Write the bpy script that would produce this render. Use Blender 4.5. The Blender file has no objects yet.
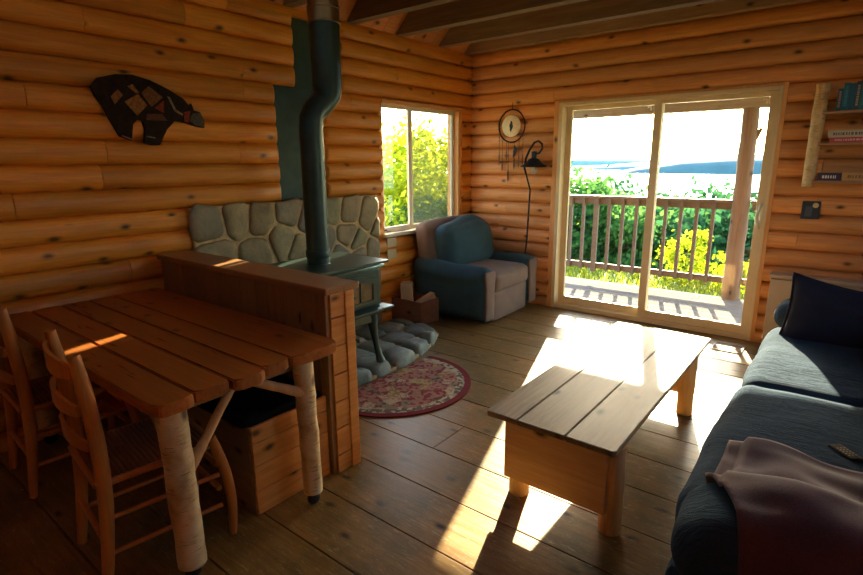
import bpy, bmesh, math, random
from mathutils import Vector, Matrix, noise
C = bpy.context.scene.collection
PI = math.pi
R = random.Random(7)

# ------------------------------------------------------------------ materials
def newmat(name):
    m = bpy.data.materials.new(name); m.use_nodes = True
    nt = m.node_tree; b = nt.nodes['Principled BSDF']
    return m, nt, b
def N(nt, t, **kw):
    n = nt.nodes.new(t)
    for k, v in kw.items():
        if k.startswith('i_'): n.inputs[k[2:].replace('_', ' ')].default_value = v
        else: setattr(n, k, v)
    return n
def ramp(nt, fac, stops):
    n = nt.nodes.new('ShaderNodeValToRGB'); cr = n.color_ramp
    while len(cr.elements) < len(stops): cr.elements.new(0.5)
    for e, (p, c) in zip(cr.elements, stops):
        e.position = p; e.color = (*c, 1) if len(c) == 3 else c
    nt.links.new(fac, n.inputs[0]); return n.outputs[0]
def mix(nt, fac, a, b, mode='MIX'):
    n = nt.nodes.new('ShaderNodeMix'); n.data_type = 'RGBA'; n.blend_type = mode
    for s, v in ((n.inputs[0], fac), (n.inputs[6], a), (n.inputs[7], b)):
        if isinstance(v, (int, float)): s.default_value = v
        elif isinstance(v, tuple): s.default_value = (*v, 1)
        else: nt.links.new(v, s)
    return n.outputs[2]
def coords(nt, scale=(1, 1, 1), island=True):
    tc = N(nt, 'ShaderNodeTexCoord'); mp = N(nt, 'ShaderNodeMapping'); mp.inputs['Scale'].default_value = scale
    nt.links.new(tc.outputs['Object'], mp.inputs['Vector'])
    if island:
        g = N(nt, 'ShaderNodeNewGeometry'); mm = N(nt, 'ShaderNodeMath', operation='MULTIPLY'); mm.inputs[1].default_value = 37.0
        nt.links.new(g.outputs['Random Per Island'], mm.inputs[0]); nt.links.new(mm.outputs[0], mp.inputs['Location'])
        return mp.outputs[0], g.outputs['Random Per Island']
    return mp.outputs[0], None
def bump(nt, b, h, s, d=0.01):
    n = N(nt, 'ShaderNodeBump'); n.inputs['Strength'].default_value = s; n.inputs['Distance'].default_value = d
    nt.links.new(h, n.inputs['Height']); nt.links.new(n.outputs[0], b.inputs['Normal'])

def wood(name, dark, light, axis='x', rough=0.45, knots=0.5, island=True, tint=0.25, grain=1.0, dirt=None, spec=0.4, kp=None):
    m, nt, b = newmat(name)
    ax = 'xyz'.index(axis)
    s = [14 * grain] * 3; s[ax] = 0.9 * grain
    v, rnd = coords(nt, tuple(s), island)
    n1 = N(nt, 'ShaderNodeTexNoise', i_Scale=2.2, i_Detail=6.0, i_Roughness=0.62, i_Distortion=0.6); nt.links.new(v, n1.inputs['Vector'])
    col = ramp(nt, n1.outputs[0], [(0.28, dark), (0.72, light)])
    n2 = N(nt, 'ShaderNodeTexNoise', i_Scale=9.0, i_Detail=3.0); nt.links.new(v, n2.inputs['Vector'])
    col = mix(nt, 0.12, col, ramp(nt, n2.outputs[0], [(0.35, tuple(c * 0.35 for c in dark)), (0.6, light)]))
    if rnd is not None:
        t = ramp(nt, rnd, [(0, (1 - tint,) * 3), (1, (1.0 + tint * 0.3, 1.0 + tint * 0.2, 1.0))])
        col = mix(nt, 1.0, col, t, 'MULTIPLY')
    if knots:
        ks = [6.5] * 3; ks[ax] = 3.4
        kv, _ = coords(nt, tuple(ks), island)
        vo = N(nt, 'ShaderNodeTexVoronoi', i_Scale=1.0, i_Randomness=1.0, voronoi_dimensions='2D')
        sx = N(nt, 'ShaderNodeSeparateXYZ'); cx_ = N(nt, 'ShaderNodeCombineXYZ'); nt.links.new(kv, sx.inputs[0])
        o2 = kp or {'x': 'z', 'y': 'z', 'z': 'x'}[axis]
        nt.links.new(sx.outputs[axis.upper()], cx_.inputs[0]); nt.links.new(sx.outputs[o2.upper()], cx_.inputs[1]); kv = cx_.outputs[0]
        wn = N(nt, 'ShaderNodeTexNoise', i_Scale=3.0); nt.links.new(kv, wn.inputs['Vector'])
        wv = mix(nt, 0.10, kv, wn.outputs[1], 'ADD'); nt.links.new(wv, vo.inputs['Vector'])
        k = ramp(nt, vo.outputs['Distance'], [(0.04, (1, 1, 1)), (0.09, (0.45,) * 3), (0.15, (0, 0, 0))])
        sep = N(nt, 'ShaderNodeSeparateColor'); nt.links.new(vo.outputs['Color'], sep.inputs[0])
        g = N(nt, 'ShaderNodeMath', operation='GREATER_THAN'); g.inputs[1].default_value = 1 - knots; nt.links.new(sep.outputs[0], g.inputs[0])
        kk = mix(nt, 1.0, k, g.outputs[0], 'MULTIPLY')
        col = mix(nt, kk, col, tuple(c * 0.16 for c in dark))
    if dirt:
        dv, _ = coords(nt, (1, 1, 1), False)
        dn = N(nt, 'ShaderNodeTexNoise', i_Scale=1.6, i_Detail=9.0, i_Roughness=0.7); nt.links.new(dv, dn.inputs['Vector'])
        col = mix(nt, ramp(nt, dn.outputs[0], [(0.44, (0, 0, 0)), (0.60, (0.7,) * 3)]), col, dirt[0])
        sv, _ = coords(nt, (5, 34, 9), False)
        dn2 = N(nt, 'ShaderNodeTexNoise', i_Scale=2.6, i_Detail=6.0, i_Roughness=0.8, i_Distortion=1.2); nt.links.new(sv, dn2.inputs['Vector'])
        col = mix(nt, ramp(nt, dn2.outputs[0], [(0.56, (0, 0, 0)), (0.66, (0.7,) * 3)]), col, dirt[1])
    nt.links.new(col, b.inputs['Base Color'])
    r = ramp(nt, n1.outputs[0], [(0.2, (rough * 0.8,) * 3), (0.8, (min(1, rough * 1.25),) * 3)]); nt.links.new(r, b.inputs['Roughness'])
    b.inputs['Specular IOR Level'].default_value = spec
    bump(nt, b, n1.outputs[0], 0.25, 0.004)
    return m
def plain(name, col, rough=0.6, metal=0.0, spec=0.4, var=0.12, scale=8.0, bmp=0.1, sheen=0.0):
    m, nt, b = newmat(name)
    v, _ = coords(nt, (1, 1, 1), False)
    n = N(nt, 'ShaderNodeTexNoise', i_Scale=scale, i_Detail=5.0, i_Roughness=0.6); nt.links.new(v, n.inputs['Vector'])
    c = ramp(nt, n.outputs[0], [(0.3, tuple(x * (1 - var) for x in col)), (0.7, tuple(min(1, x * (1 + var)) for x in col))])
    nt.links.new(c, b.inputs['Base Color'])
    b.inputs['Roughness'].default_value = rough; b.inputs['Metallic'].default_value = metal
    b.inputs['Specular IOR Level'].default_value = spec
    if sheen: b.inputs['Sheen Weight'].default_value = sheen; b.inputs['Sheen Roughness'].default_value = 0.5
    if bmp: bump(nt, b, n.outputs[0], bmp, 0.01)
    return m
def fabric(name, col, sheen=0.3, var=0.2, spec=0.05):
    m, nt, b = newmat(name)
    v, _ = coords(nt, (1, 1, 1), False)
    n = N(nt, 'ShaderNodeTexNoise', i_Scale=260.0, i_Detail=2.0); nt.links.new(v, n.inputs['Vector'])
    n2 = N(nt, 'ShaderNodeTexNoise', i_Scale=6.0, i_Detail=5.0); nt.links.new(v, n2.inputs['Vector'])
    c = ramp(nt, n2.outputs[0], [(0.3, tuple(x * (1 - var) for x in col)), (0.7, tuple(min(1, x * (1 + var)) for x in col))])
    c = mix(nt, 0.35, c, ramp(nt, n.outputs[0], [(0.3, tuple(x * 0.5 for x in col)), (0.7, tuple(min(1, x * 1.6) for x in col))]))
    nt.links.new(c, b.inputs['Base Color']); b.inputs['Roughness'].default_value = 0.85
    b.inputs['Sheen Weight'].default_value = sheen; b.inputs['Specular IOR Level'].default_value = spec; b.inputs['Roughness'].default_value = 1.0
    bump(nt, b, n.outputs[0], 0.35, 0.002)
    return m
def stone_mat(name, a, b_, c_):
    m, nt, b = newmat(name)
    g = N(nt, 'ShaderNodeObjectInfo')
    v, _ = coords(nt, (1, 1, 1), False)
    n = N(nt, 'ShaderNodeTexNoise', i_Scale=9.0, i_Detail=9.0, i_Roughness=0.7); nt.links.new(v, n.inputs['Vector'])
    base = ramp(nt, g.outputs['Random'], [(0.0, a), (0.5, b_), (1.0, c_)])
    c = mix(nt, 0.75, base, ramp(nt, n.outputs[0], [(0.3, (0.22, 0.22, 0.2)), (0.7, (1.0, 0.98, 0.9))]), 'MULTIPLY')
    nt.links.new(c, b.inputs['Base Color']); b.inputs['Roughness'].default_value = 0.6
    bump(nt, b, n.outputs[0], 0.6, 0.02)
    return m
def birch(name):
    m, nt, b = newmat(name)
    v, _ = coords(nt, (1, 1, 1), False)
    n = N(nt, 'ShaderNodeTexNoise', i_Scale=7.0, i_Detail=6.0, i_Roughness=0.65); nt.links.new(v, n.inputs['Vector'])
    c = ramp(nt, n.outputs[0], [(0.3, (0.40, 0.22, 0.07)), (0.48, (0.66, 0.47, 0.22)), (0.68, (0.80, 0.66, 0.40))])
    v2, _ = coords(nt, (11, 11, 130), False)
    n2 = N(nt, 'ShaderNodeTexNoise', i_Scale=1.6, i_Detail=3.0, i_Roughness=0.5); nt.links.new(v2, n2.inputs['Vector'])
    c = mix(nt, ramp(nt, n2.outputs[0], [(0.62, (0, 0, 0)), (0.67, (0.75,) * 3)]), c, (0.12, 0.065, 0.03))
    v3, _ = coords(nt, (9, 9, 5), False)
    vo = N(nt, 'ShaderNodeTexVoronoi', i_Scale=1.0); nt.links.new(v3, vo.inputs['Vector'])
    c = mix(nt, ramp(nt, vo.outputs['Distance'], [(0.10, (1, 1, 1)), (0.2, (0, 0, 0))]), c, (0.10, 0.045, 0.02))
    nt.links.new(c, b.inputs['Base Color']); b.inputs['Roughness'].default_value = 0.6
    bump(nt, b, n2.outputs[0], 0.3, 0.006)
    return m
def leafmat(name, a, b_, trans=0.5):
    m = bpy.data.materials.new(name); m.use_nodes = True; nt = m.node_tree; nt.nodes.clear()
    out = N(nt, 'ShaderNodeOutputMaterial'); g = N(nt, 'ShaderNodeNewGeometry')
    c = ramp(nt, g.outputs['Random Per Island'], [(0, a), (1, b_)])
    d = N(nt, 'ShaderNodeBsdfDiffuse'); t = N(nt, 'ShaderNodeBsdfTranslucent'); ms = N(nt, 'ShaderNodeMixShader'); ms.inputs[0].default_value = trans
    nt.links.new(c, d.inputs[0]); nt.links.new(c, t.inputs[0]); nt.links.new(d.outputs[0], ms.inputs[1]); nt.links.new(t.outputs[0], ms.inputs[2]); nt.links.new(ms.outputs[0], out.inputs[0])
    return m
def glass(name, tint=(0.95, 0.97, 0.96)):
    m = bpy.data.materials.new(name); m.use_nodes = True; nt = m.node_tree; nt.nodes.clear()
    out = N(nt, 'ShaderNodeOutputMaterial'); t = N(nt, 'ShaderNodeBsdfTransparent'); t.inputs[0].default_value = (*tint, 1)
    g = N(nt, 'ShaderNodeBsdfGlossy'); g.inputs['Roughness'].default_value = 0.02
    lw = N(nt, 'ShaderNodeLayerWeight'); f = N(nt, 'ShaderNodeMath', operation='POWER'); f.inputs[1].default_value = 4.0; nt.links.new(lw.outputs['Facing'], f.inputs[0]); f2 = N(nt, 'ShaderNodeMath', operation='MULTIPLY_ADD'); f2.inputs[1].default_value = 0.5; f2.inputs[2].default_value = 0.03; nt.links.new(f.outputs[0], f2.inputs[0]); ms = N(nt, 'ShaderNodeMixShader')
    nt.links.new(f2.outputs[0], ms.inputs[0]); nt.links.new(t.outputs[0], ms.inputs[1]); nt.links.new(g.outputs[0], ms.inputs[2]); nt.links.new(ms.outputs[0], out.inputs[0])
    return m
def screen(name):
    m = bpy.data.materials.new(name); m.use_nodes = True; nt = m.node_tree; nt.nodes.clear()
    out = N(nt, 'ShaderNodeOutputMaterial'); t = N(nt, 'ShaderNodeBsdfTransparent'); d = N(nt, 'ShaderNodeBsdfDiffuse'); d.inputs[0].default_value = (0.35, 0.38, 0.34, 1)
    ms = N(nt, 'ShaderNodeMixShader'); ms.inputs[0].default_value = 0.35
    nt.links.new(t.outputs[0], ms.inputs[1]); nt.links.new(d.outputs[0], ms.inputs[2]); nt.links.new(ms.outputs[0], out.inputs[0])
    return m

LOGD, LOGL = (0.60, 0.195, 0.020), (0.90, 0.39, 0.055)
M = {}
M['log_y'] = wood('pine_log_along_y', LOGD, LOGL, 'y', 0.42, 0.35)
M['log_x'] = wood('pine_log_along_x', (0.62, 0.245, 0.07), (0.90, 0.45, 0.16), 'x', 0.45, 0.35)
M['chink'] = plain('dark_joint_backing', (0.16, 0.06, 0.02), 0.9)  # plain dark brown for the backing behind logs, planks and panels
M['floor'] = wood('worn_floor_plank', (0.19, 0.095, 0.025), (0.36, 0.21, 0.065), 'x', 0.34, 0.3, True, 0.25, 1.2, ((0.10, 0.085, 0.035), (0.50, 0.42, 0.24)), 0.22, 'y')
M['ceil'] = wood('ceiling_board', (0.50, 0.19, 0.06), (0.72, 0.32, 0.11), 'y', 0.5, 0.3)
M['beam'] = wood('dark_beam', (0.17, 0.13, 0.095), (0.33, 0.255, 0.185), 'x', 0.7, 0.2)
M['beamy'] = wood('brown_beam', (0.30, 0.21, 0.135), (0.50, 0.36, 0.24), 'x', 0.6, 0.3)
M['table'] = wood('varnished_table_plank', (0.30, 0.085, 0.018), (0.50, 0.165, 0.036), 'x', 0.30, 0.35, True, 0.2, kp='y')
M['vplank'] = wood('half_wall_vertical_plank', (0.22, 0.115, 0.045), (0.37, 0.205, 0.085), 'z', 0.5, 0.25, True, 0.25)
M['cap'] = wood('half_wall_cap', (0.26, 0.12, 0.045), (0.42, 0.21, 0.085), 'x', 0.35, 0.2)
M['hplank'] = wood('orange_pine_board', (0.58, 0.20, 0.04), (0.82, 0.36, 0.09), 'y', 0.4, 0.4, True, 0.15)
M['trim'] = wood('pine_casing', (0.70, 0.32, 0.10), (0.86, 0.46, 0.17), 'z', 0.45, 0.15)
M['vinyl'] = plain('almond_frame', (0.74, 0.60, 0.36), 0.45, var=0.06)
M['white'] = plain('off_white_frame', (0.68, 0.64, 0.50), 0.45, var=0.05)
M['cream'] = plain('cream_enamel', (0.50, 0.42, 0.30), 0.5, var=0.05)
M['glass'] = glass('window_glass'); M['screen'] = screen('insect_screen')
M['stove'] = plain('dark_green_enamel', (0.03, 0.065, 0.055), 0.28, 0.3, 0.6, 0.2)
M['stovetop'] = plain('stove_top_enamel', (0.045, 0.085, 0.075), 0.30, 0.5, 0.7, 0.2)
M['pipe'] = plain('dark_pipe_enamel', (0.022, 0.05, 0.045), 0.42, 0.4, 0.5, 0.2)
M['panel'] = plain('dark_green_heat_shield', (0.028, 0.062, 0.052), 0.6, 0.2, 0.4, 0.3)
M['chrome'] = plain('dull_steel_collar', (0.26, 0.19, 0.11), 0.32, 0.9, 0.5, 0.2)
M['stoneglass'] = plain('sooty_glass', (0.16, 0.13, 0.08), 0.12, 0.0, 0.8, 0.6, 6.0, 0)
M['mortar'] = plain('mortar', (0.50, 0.37, 0.19), 0.9, var=0.3, scale=20)
M['stone'] = stone_mat('river_stone', (0.15, 0.16, 0.16), (0.42, 0.33, 0.17), (0.27, 0.26, 0.15))
M['stoneh'] = stone_mat('hearth_stone', (0.17, 0.24, 0.22), (0.30, 0.36, 0.31), (0.24, 0.30, 0.28))
M['birch'] = birch('birch_bark')
M['peeled'] = wood('peeled_log', (0.50, 0.27, 0.10), (0.74, 0.46, 0.20), 'z', 0.5, 0.4, False)
M['coffee'] = wood('weathered_coffee_plank', (0.17, 0.115, 0.07), (0.33, 0.235, 0.15), 'y', 0.5, 0.25, True, 0.15, 1.6, None, 0.22, 'x')
M['cboard'] = wood('coffee_end_board', (0.48, 0.27, 0.11), (0.66, 0.41, 0.19), 'x', 0.5, 0.2, False)
M['black'] = plain('black_rubber', (0.015, 0.015, 0.015), 0.35)
M['blackcush'] = fabric('dark_seat_pad', (0.012, 0.012, 0.013), 0.0)
M['chair'] = wood('golden_chair_wood', (0.42, 0.14, 0.03), (0.60, 0.24, 0.055), 'z', 0.35, 0.0, False)
M['rush'] = fabric('woven_rush', (0.22, 0.09, 0.035), 0.1, 0.5)
M['sofa'] = fabric('blue_grey_sofa_fabric', (0.028, 0.050, 0.080), 0.0)
M['pillow'] = fabric('dark_navy_pillow', (0.026, 0.028, 0.044), 0.0)
M['throw'] = fabric('mauve_fleece', (0.085, 0.04, 0.05), .25, 0.35)
M['arm'] = fabric('teal_armchair_fabric', (0.040, 0.085, 0.105), 0.1)
M['armtrim'] = fabric('tan_worn_fabric', (0.19, 0.135, 0.105), 0.1)
M['iron'] = plain('black_iron', (0.012, 0.02, 0.028), 0.5, 0.5)
M['ivory'] = plain('ivory_plate', (0.55, 0.42, 0.24), 0.5, var=0.05)
M['bulb'] = plain('clear_bulb_glass', (0.50, 0.42, 0.32), 0.15)
M['split'] = wood('split_firewood', (0.48, 0.32, 0.17), (0.74, 0.54, 0.32), 'z', 0.8, 0.2, False)
M['bark'] = plain('tree_bark', (0.10, 0.075, 0.05), 0.9, var=0.5, scale=20, bmp=0.6)
M['postwood'] = wood('porch_post_log', (0.13, 0.07, 0.04), (0.22, 0.13, 0.08), 'z', 0.7, 0.3, False)
M['rail'] = wood('porch_rail_wood', (0.09, 0.06, 0.04), (0.16, 0.11, 0.08), 'x', 0.7, 0.1, False)
M['deck'] = wood('grey_deck_board', (0.17, 0.165, 0.16), (0.27, 0.26, 0.25), 'x', 0.9, 0.1, True, .2, 1.0, None, .0)

nt = M['sofa'].node_tree; b_ = nt.nodes['Principled BSDF']; v_, _ = coords(nt, (5, 30, 5), False)
wn_ = N(nt, 'ShaderNodeTexNoise', i_Scale=1.0, i_Detail=4.0, i_Roughness=.6, i_Distortion=.8); nt.links.new(v_, wn_.inputs['Vector'])
wr_ = ramp(nt, wn_.outputs[0], [(.40, (0, 0, 0)), (.5, (1, 1, 1)), (.58, (.3,) * 3)]); bump(nt, b_, wr_, .35, .010)
# ------------------------------------------------------------------ mesh helpers
def finish(name, bm, mat, parent=None, smooth=None, loc=None, rot=None):
    bmesh.ops.recalc_face_normals(bm, faces=bm.faces)
    me = bpy.data.meshes.new(name); bm.to_mesh(me); bm.free()
    for m in (mat if isinstance(mat, (list, tuple)) else [mat]): me.materials.append(m)
    if smooth is not None:
        for p in me.polygons: p.use_smooth = True
        if smooth < 180: me.set_sharp_from_angle(angle=math.radians(smooth))
    o = bpy.data.objects.new(name, me); C.objects.link(o)
    if parent: o.parent = parent
    if loc: o.location = loc
    if rot: o.rotation_euler = rot
    return o
def tag(o, label, cat, group=None, kind=None):
    o['label'] = label; o['category'] = cat
    if group: o['group'] = group
    if kind: o['kind'] = kind
    return o
def thing(name, label, cat, loc=(0, 0, 0), rz=0, group=None):
    o = bpy.data.objects.new(name, None); C.objects.link(o); o.location = loc; o.rotation_euler = (0, 0, rz); o.empty_display_size = 0.1
    return tag(o, label, cat, group)
def struct(o): o['kind'] = 'structure'; return o
def BM(): return bmesh.new()
def box(bm, x0, x1, y0, y1, z0, z1, bev=0.0, rot=None, jit=0.0):
    t = bmesh.new(); bmesh.ops.create_cube(t, size=1)
    c = Vector(((x0 + x1) / 2, (y0 + y1) / 2, (z0 + z1) / 2))
    for v in t.verts:
        v.co = Vector((v.co.x * (x1 - x0), v.co.y * (y1 - y0), v.co.z * (z1 - z0)))
        if jit: v.co += Vector((R.uniform(-jit, jit), R.uniform(-jit, jit), R.uniform(-jit, jit)))
    if bev: bmesh.ops.bevel(t, geom=t.edges[:], offset=bev, segments=2, profile=0.5, affect='EDGES')
    for v in t.verts:
        if rot is not None: v.co = rot @ v.co
        v.co += c
    merge(bm, t)
def merge(bm, t):
    me = bpy.data.meshes.new('tmp'); t.to_mesh(me); t.free(); bm.from_mesh(me); bpy.data.meshes.remove(me)
def tube(bm, pts, rad, seg=12, cap=True, squash=None):
    pts = [Vector(p) for p in pts]; n = len(pts)
    if not isinstance(rad, (list, tuple)): rad = [rad] * n
    rings = []; up = None
    for i, p in enumerate(pts):
        d = (pts[min(i + 1, n - 1)] - pts[max(i - 1, 0)]).normalized()
        if up is None: up = Vector((0, 0, 1)) if abs(d.z) < 0.9 else Vector((1, 0, 0))
        a = d.cross(up).normalized(); b = a.cross(d).normalized(); up = b
        rings.append([bm.verts.new(p + rad[i] * (a * math.cos(2 * PI * k / seg) + b * math.sin(2 * PI * k / seg) * (squash or 1))) for k in range(seg)])
    for i in range(n - 1):
        for k in range(seg):
            bm.faces.new((rings[i][k], rings[i][(k + 1) % seg], rings[i + 1][(k + 1) % seg], rings[i + 1][k]))
    if cap: bm.faces.new(rings[0][::-1]); bm.faces.new(rings[-1])
def lathe(bm, prof, c=(0, 0, 0), seg=24, capb=True, capt=True):
    rings = [[bm.verts.new((c[0] + r * math.cos(2 * PI * k / seg), c[1] + r * math.sin(2 * PI * k / seg), c[2] + z)) for k in range(seg)] for r, z in prof]
    for i in range(len(rings) - 1):
        for k in range(seg): bm.faces.new((rings[i][k], rings[i][(k + 1) % seg], rings[i + 1][(k + 1) % seg], rings[i + 1][k]))
    if capb: bm.faces.new(rings[0][::-1])
    if capt: bm.faces.new(rings[-1])
def prism(bm, poly, off):   # poly: list of 3d points, off: extrude vector
    a = [bm.verts.new(p) for p in poly]; b = [bm.verts.new(Vector(p) + Vector(off)) for p in poly]
    bm.faces.new(a[::-1]); bm.faces.new(b)
    for i in range(len(a)): bm.faces.new((a[i], a[(i + 1) % len(a)], b[(i + 1) % len(a)], b[i]))
def knotty(base, top, r0, r1, n=14, seed=0, amp=0.12):   # slightly irregular natural pole
    rr = random.Random(seed); p0, p1 = Vector(base), Vector(top); pts, rads = [], []
    for i in range(n):
        t = i / (n - 1); w = (r0 * 0.05)
        pts.append(p0.lerp(p1, t) + Vector((rr.uniform(-w, w), rr.uniform(-w, w), 0)) * (1 if 0 < i < n - 1 else 0))
        rads.append((r0 + (r1 - r0) * t) * (1 + rr.uniform(-amp, amp) * 0.5))
    return pts, rads
def softbox(size, r, puff=(0, 0, 0), nz=0.0, nscale=3.0, cuts=14, seed=0, droop=0.0):
    bm = bmesh.new(); bmesh.ops.create_cube(bm, size=2)
    bmesh.ops.subdivide_edges(bm, edges=bm.edges[:], cuts=cuts, use_grid_fill=True)
    h = Vector(size) / 2
    for v in bm.verts:
        u = v.co.copy(); inner = Vector((max(h[i] - r, 0.001) for i in range(3)))
        p = Vector((u[i] * h[i] for i in range(3)))
        q = Vector((max(-inner[i], min(inner[i], p[i])) for i in range(3))); d = p - q
        if d.length > 1e-6: p = q + d.normalized() * min(r, h[0], h[1], h[2])
        f = [(1 - u[(i + 1) % 3] ** 2) * (1 - u[(i + 2) % 3] ** 2) for i in range(3)]
        for i in range(3): p[i] += (1 if u[i] > 0 else -1) * abs(u[i]) * puff[i] * f[i]
        if nz:
            nv = noise.noise_vector(p * nscale + Vector((seed * 3.1, seed * 1.7, 0))); p += nv * nz
            p += noise.noise_vector(p * nscale * 3 + Vector((seed, 5, 0))) * nz * 0.3
        v.co = p
    return bm
def copy_tree(o, parent=None):
    c = o.copy(); C.objects.link(c)
    if parent: c.parent = parent
    for ch in list(o.children): copy_tree(ch, c)
    return c

# ------------------------------------------------------------------ camera (fitted to the log courses, door and floor)
cam_d = bpy.data.cameras.new('camera'); cam = bpy.data.objects.new('camera', cam_d); C.objects.link(cam)
F = 529.4612; YAW, PITCH, ROLL = -0.670092, -0.232691, -0.008346
fw = Vector((math.sin(YAW) * math.cos(PITCH), math.cos(YAW) * math.cos(PITCH), math.sin(PITCH)))
rt = Vector((math.cos(YAW), -math.sin(YAW), 0)); up = rt.cross(fw)
r2 = rt * math.cos(ROLL) + up * math.sin(ROLL); u2 = -rt * math.sin(ROLL) + up * math.cos(ROLL)
mw = Matrix((r2, u2, -fw)).transposed().to_4x4(); mw.translation = Vector((3.502, 0, 1.53))
cam.matrix_world = mw; cam_d.sensor_width = 36; cam_d.lens = F / 863 * 36; cam_d.clip_start = 0.05; cam_d.clip_end = 20000
bpy.context.scene.camera = cam

YB, P, Z0 = 5.153, 0.143, 2.531        # back wall, log course height, top groove
XR, YF = 4.75, -1.6                    # unseen right wall and the side behind the camera
BUL = 0.042
# ------------------------------------------------------------------ log walls
def log(bm, axis, a, b, zt, zb, course_top, e0=False, e1=False, sign=1, base=0.0, wav=0.0):
    """half-round log between a and b, running along axis ('x' or 'y'), bulging from plane 'base'."""
    ts = []; n = 9
    prof = []
    for i in range(n + 1):
        z = zt + (zb - zt) * i / n; t = (course_top - z) / P
        t = min(1, max(0, t)); bl = BUL * max(0.0, 1 - abs(2 * t - 1) ** 2.4) ** 0.55
        prof.append((bl, z))
    prof = [(-0.09, zt)] + prof + [(-0.09, zb)]
    secs = []
    if e0: secs += [(a, 0.25), (a + 0.006, 0.62), (a + 0.016, 0.88), (a + 0.03, 1.0)]
    else: secs += [(a, 1.0)]
    m = int((b - a) / 0.25)
    for k in range(1, m): secs.append((a + (b - a) * k / m, 1.0))
    if e1: secs += [(b - 0.03, 1.0), (b - 0.016, 0.88), (b - 0.006, 0.62), (b, 0.25)]
    else: secs += [(b, 1.0)]
    rings = []
    for s, f in secs:
        ring = []
        w = 1 + 0.10 * noise.noise(Vector((s * 1.3, course_top * 9, 0)))
        for (x, z) in prof:
            xx = base + sign * (x * f * w if x > 0 else x)
            ring.append(bm.verts.new((xx, s, z) if axis == 'y' else (s, xx, z)))
        rings.append(ring)
    L = len(prof)
    for i in range(len(rings) - 1):
        for k in range(L): bm.faces.new((rings[i][k], rings[i][(k + 1) % L], rings[i + 1][(k + 1) % L], rings[i + 1][k]))
    bm.faces.new(rings[0][::-1]); bm.faces.new(rings[-1])
def log_wall(bm, axis, lo, hi, holes, sign, base, rr, joints={}):
    """holes: (a, b, z0, z1, round ends?)"""
    for n in range(-1, 19):
        ct = Z0 - (n) * P + P; zt, zb = ct, ct - P
        if zb < 0: zb = 0
        if zt <= 0.004: continue
        cutz = sorted({zt, zb} | {z for h in holes for z in h[2:4] if zb + 0.004 < z < zt - 0.004}, reverse=True)
        js = joints.get(n)
        if js is None:
            js = []; s = lo + rr.uniform(0.3, 2.2)
            while s < hi - 0.3: js.append(s); s += rr.uniform(1.3, 2.8)
        for i in range(len(cutz) - 1):
            t, b_ = cutz[i], cutz[i + 1]; zm = (t + b_) / 2
            iv = [(lo, hi, False, False)]
            for (ha, hb, z0, z1, rd) in holes:
                if z0 < zm < z1:
                    nv = []
                    for (a, b, ea, eb) in iv:
                        if hb <= a or ha >= b: nv.append((a, b, ea, eb)); continue
                        if ha > a: nv.append((a, ha, ea, rd))
                        if hb < b: nv.append((hb, b, rd, eb))
                    iv = nv
            for (a, b, ea, eb) in iv:
                cur = a; se = ea
                for j in [j for j in js if a + 0.12 < j < b - 0.12]:
                    log(bm, axis, cur, j - 0.0015, t, b_, ct, se, False, sign, base); cur = j + 0.0015; se = False
                log(bm, axis, cur, b, t, b_, ct, se, eb, sign, base)
WY0, WY1, WZ0, WZ1 = 3.66, 4.92, 0.86, 2.07
rr = random.Random(3)
bm = BM()
jl = {0: [1.55, 2.2], 1: [1.9], 2: [1.31, 3.9], 3: [2.28], 4: [2.27, 3.3], 5: [0.98, 1.78], 6: [2.42], 7: [1.33, 2.2]}
log_wall(bm, 'y', YF, YB, [(WY0, WY1, WZ0, WZ1, False), (2.54, 3.0, 1.2, 2.102, True), (2.74, 3.2, 2.102, 2.60, True), (1.79, 3.54, -0.1, 1.20, False)], 1, 0.0, rr, jl)
wl = struct(finish('wall_left', bm, M['log_y'], None, 40))
bm = BM(); box(bm, -0.13, -0.088, YF, 2.5, 0, 2.9); box(bm, -0.13, -0.088, 2.5, WY0, 0, 2.9); box(bm, -0.13, -0.088, WY1, YB + .1, 0, 2.9); box(bm, -0.13, -0.088, WY0, WY1, 0, WZ0); box(bm, -0.13, -0.088, WY0, WY1, WZ1, 2.9)
finish('wall_sheathing', bm, M['chink'], wl)
DX0, DX1, DZ1 = 1.04, 2.975, 2.10
bm = BM()
log_wall(bm, 'x', 0.03, XR, [(DX0, DX1, 0, DZ1, False)], -1, YB, random.Random(11), {0: [], 1: [], 2: [], 3: [1.02], 4: [], 5: [], 6: [0.62], 7: []})
wb = struct(finish('wall_back', bm, M['log_x'], None, 40))
bm = BM(); box(bm, -.13, DX0, YB + .088, YB + .13, 0, 2.9); box(bm, DX1, XR, YB + .088, YB + .13, 0, 2.9); box(bm, DX0, DX1, YB + .088, YB + .13, DZ1, 2.9)
finish('wall_sheathing', bm, M['chink'], wb)
bm = BM(); log_wall(bm, 'y', YF, YB, [(2.3, 3.0, 1.25, 2.1, False)], -1, XR, random.Random(5))  # the hole is an unseen window opening, added to let in fill light
struct(finish('wall_right', bm, M['log_y'], None, 40))
bm = BM(); log_wall(bm, 'x', 0.0, XR, [], 1, YF, random.Random(15))
struct(finish('wall_front', bm, M['log_x'], None, 40))
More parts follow.
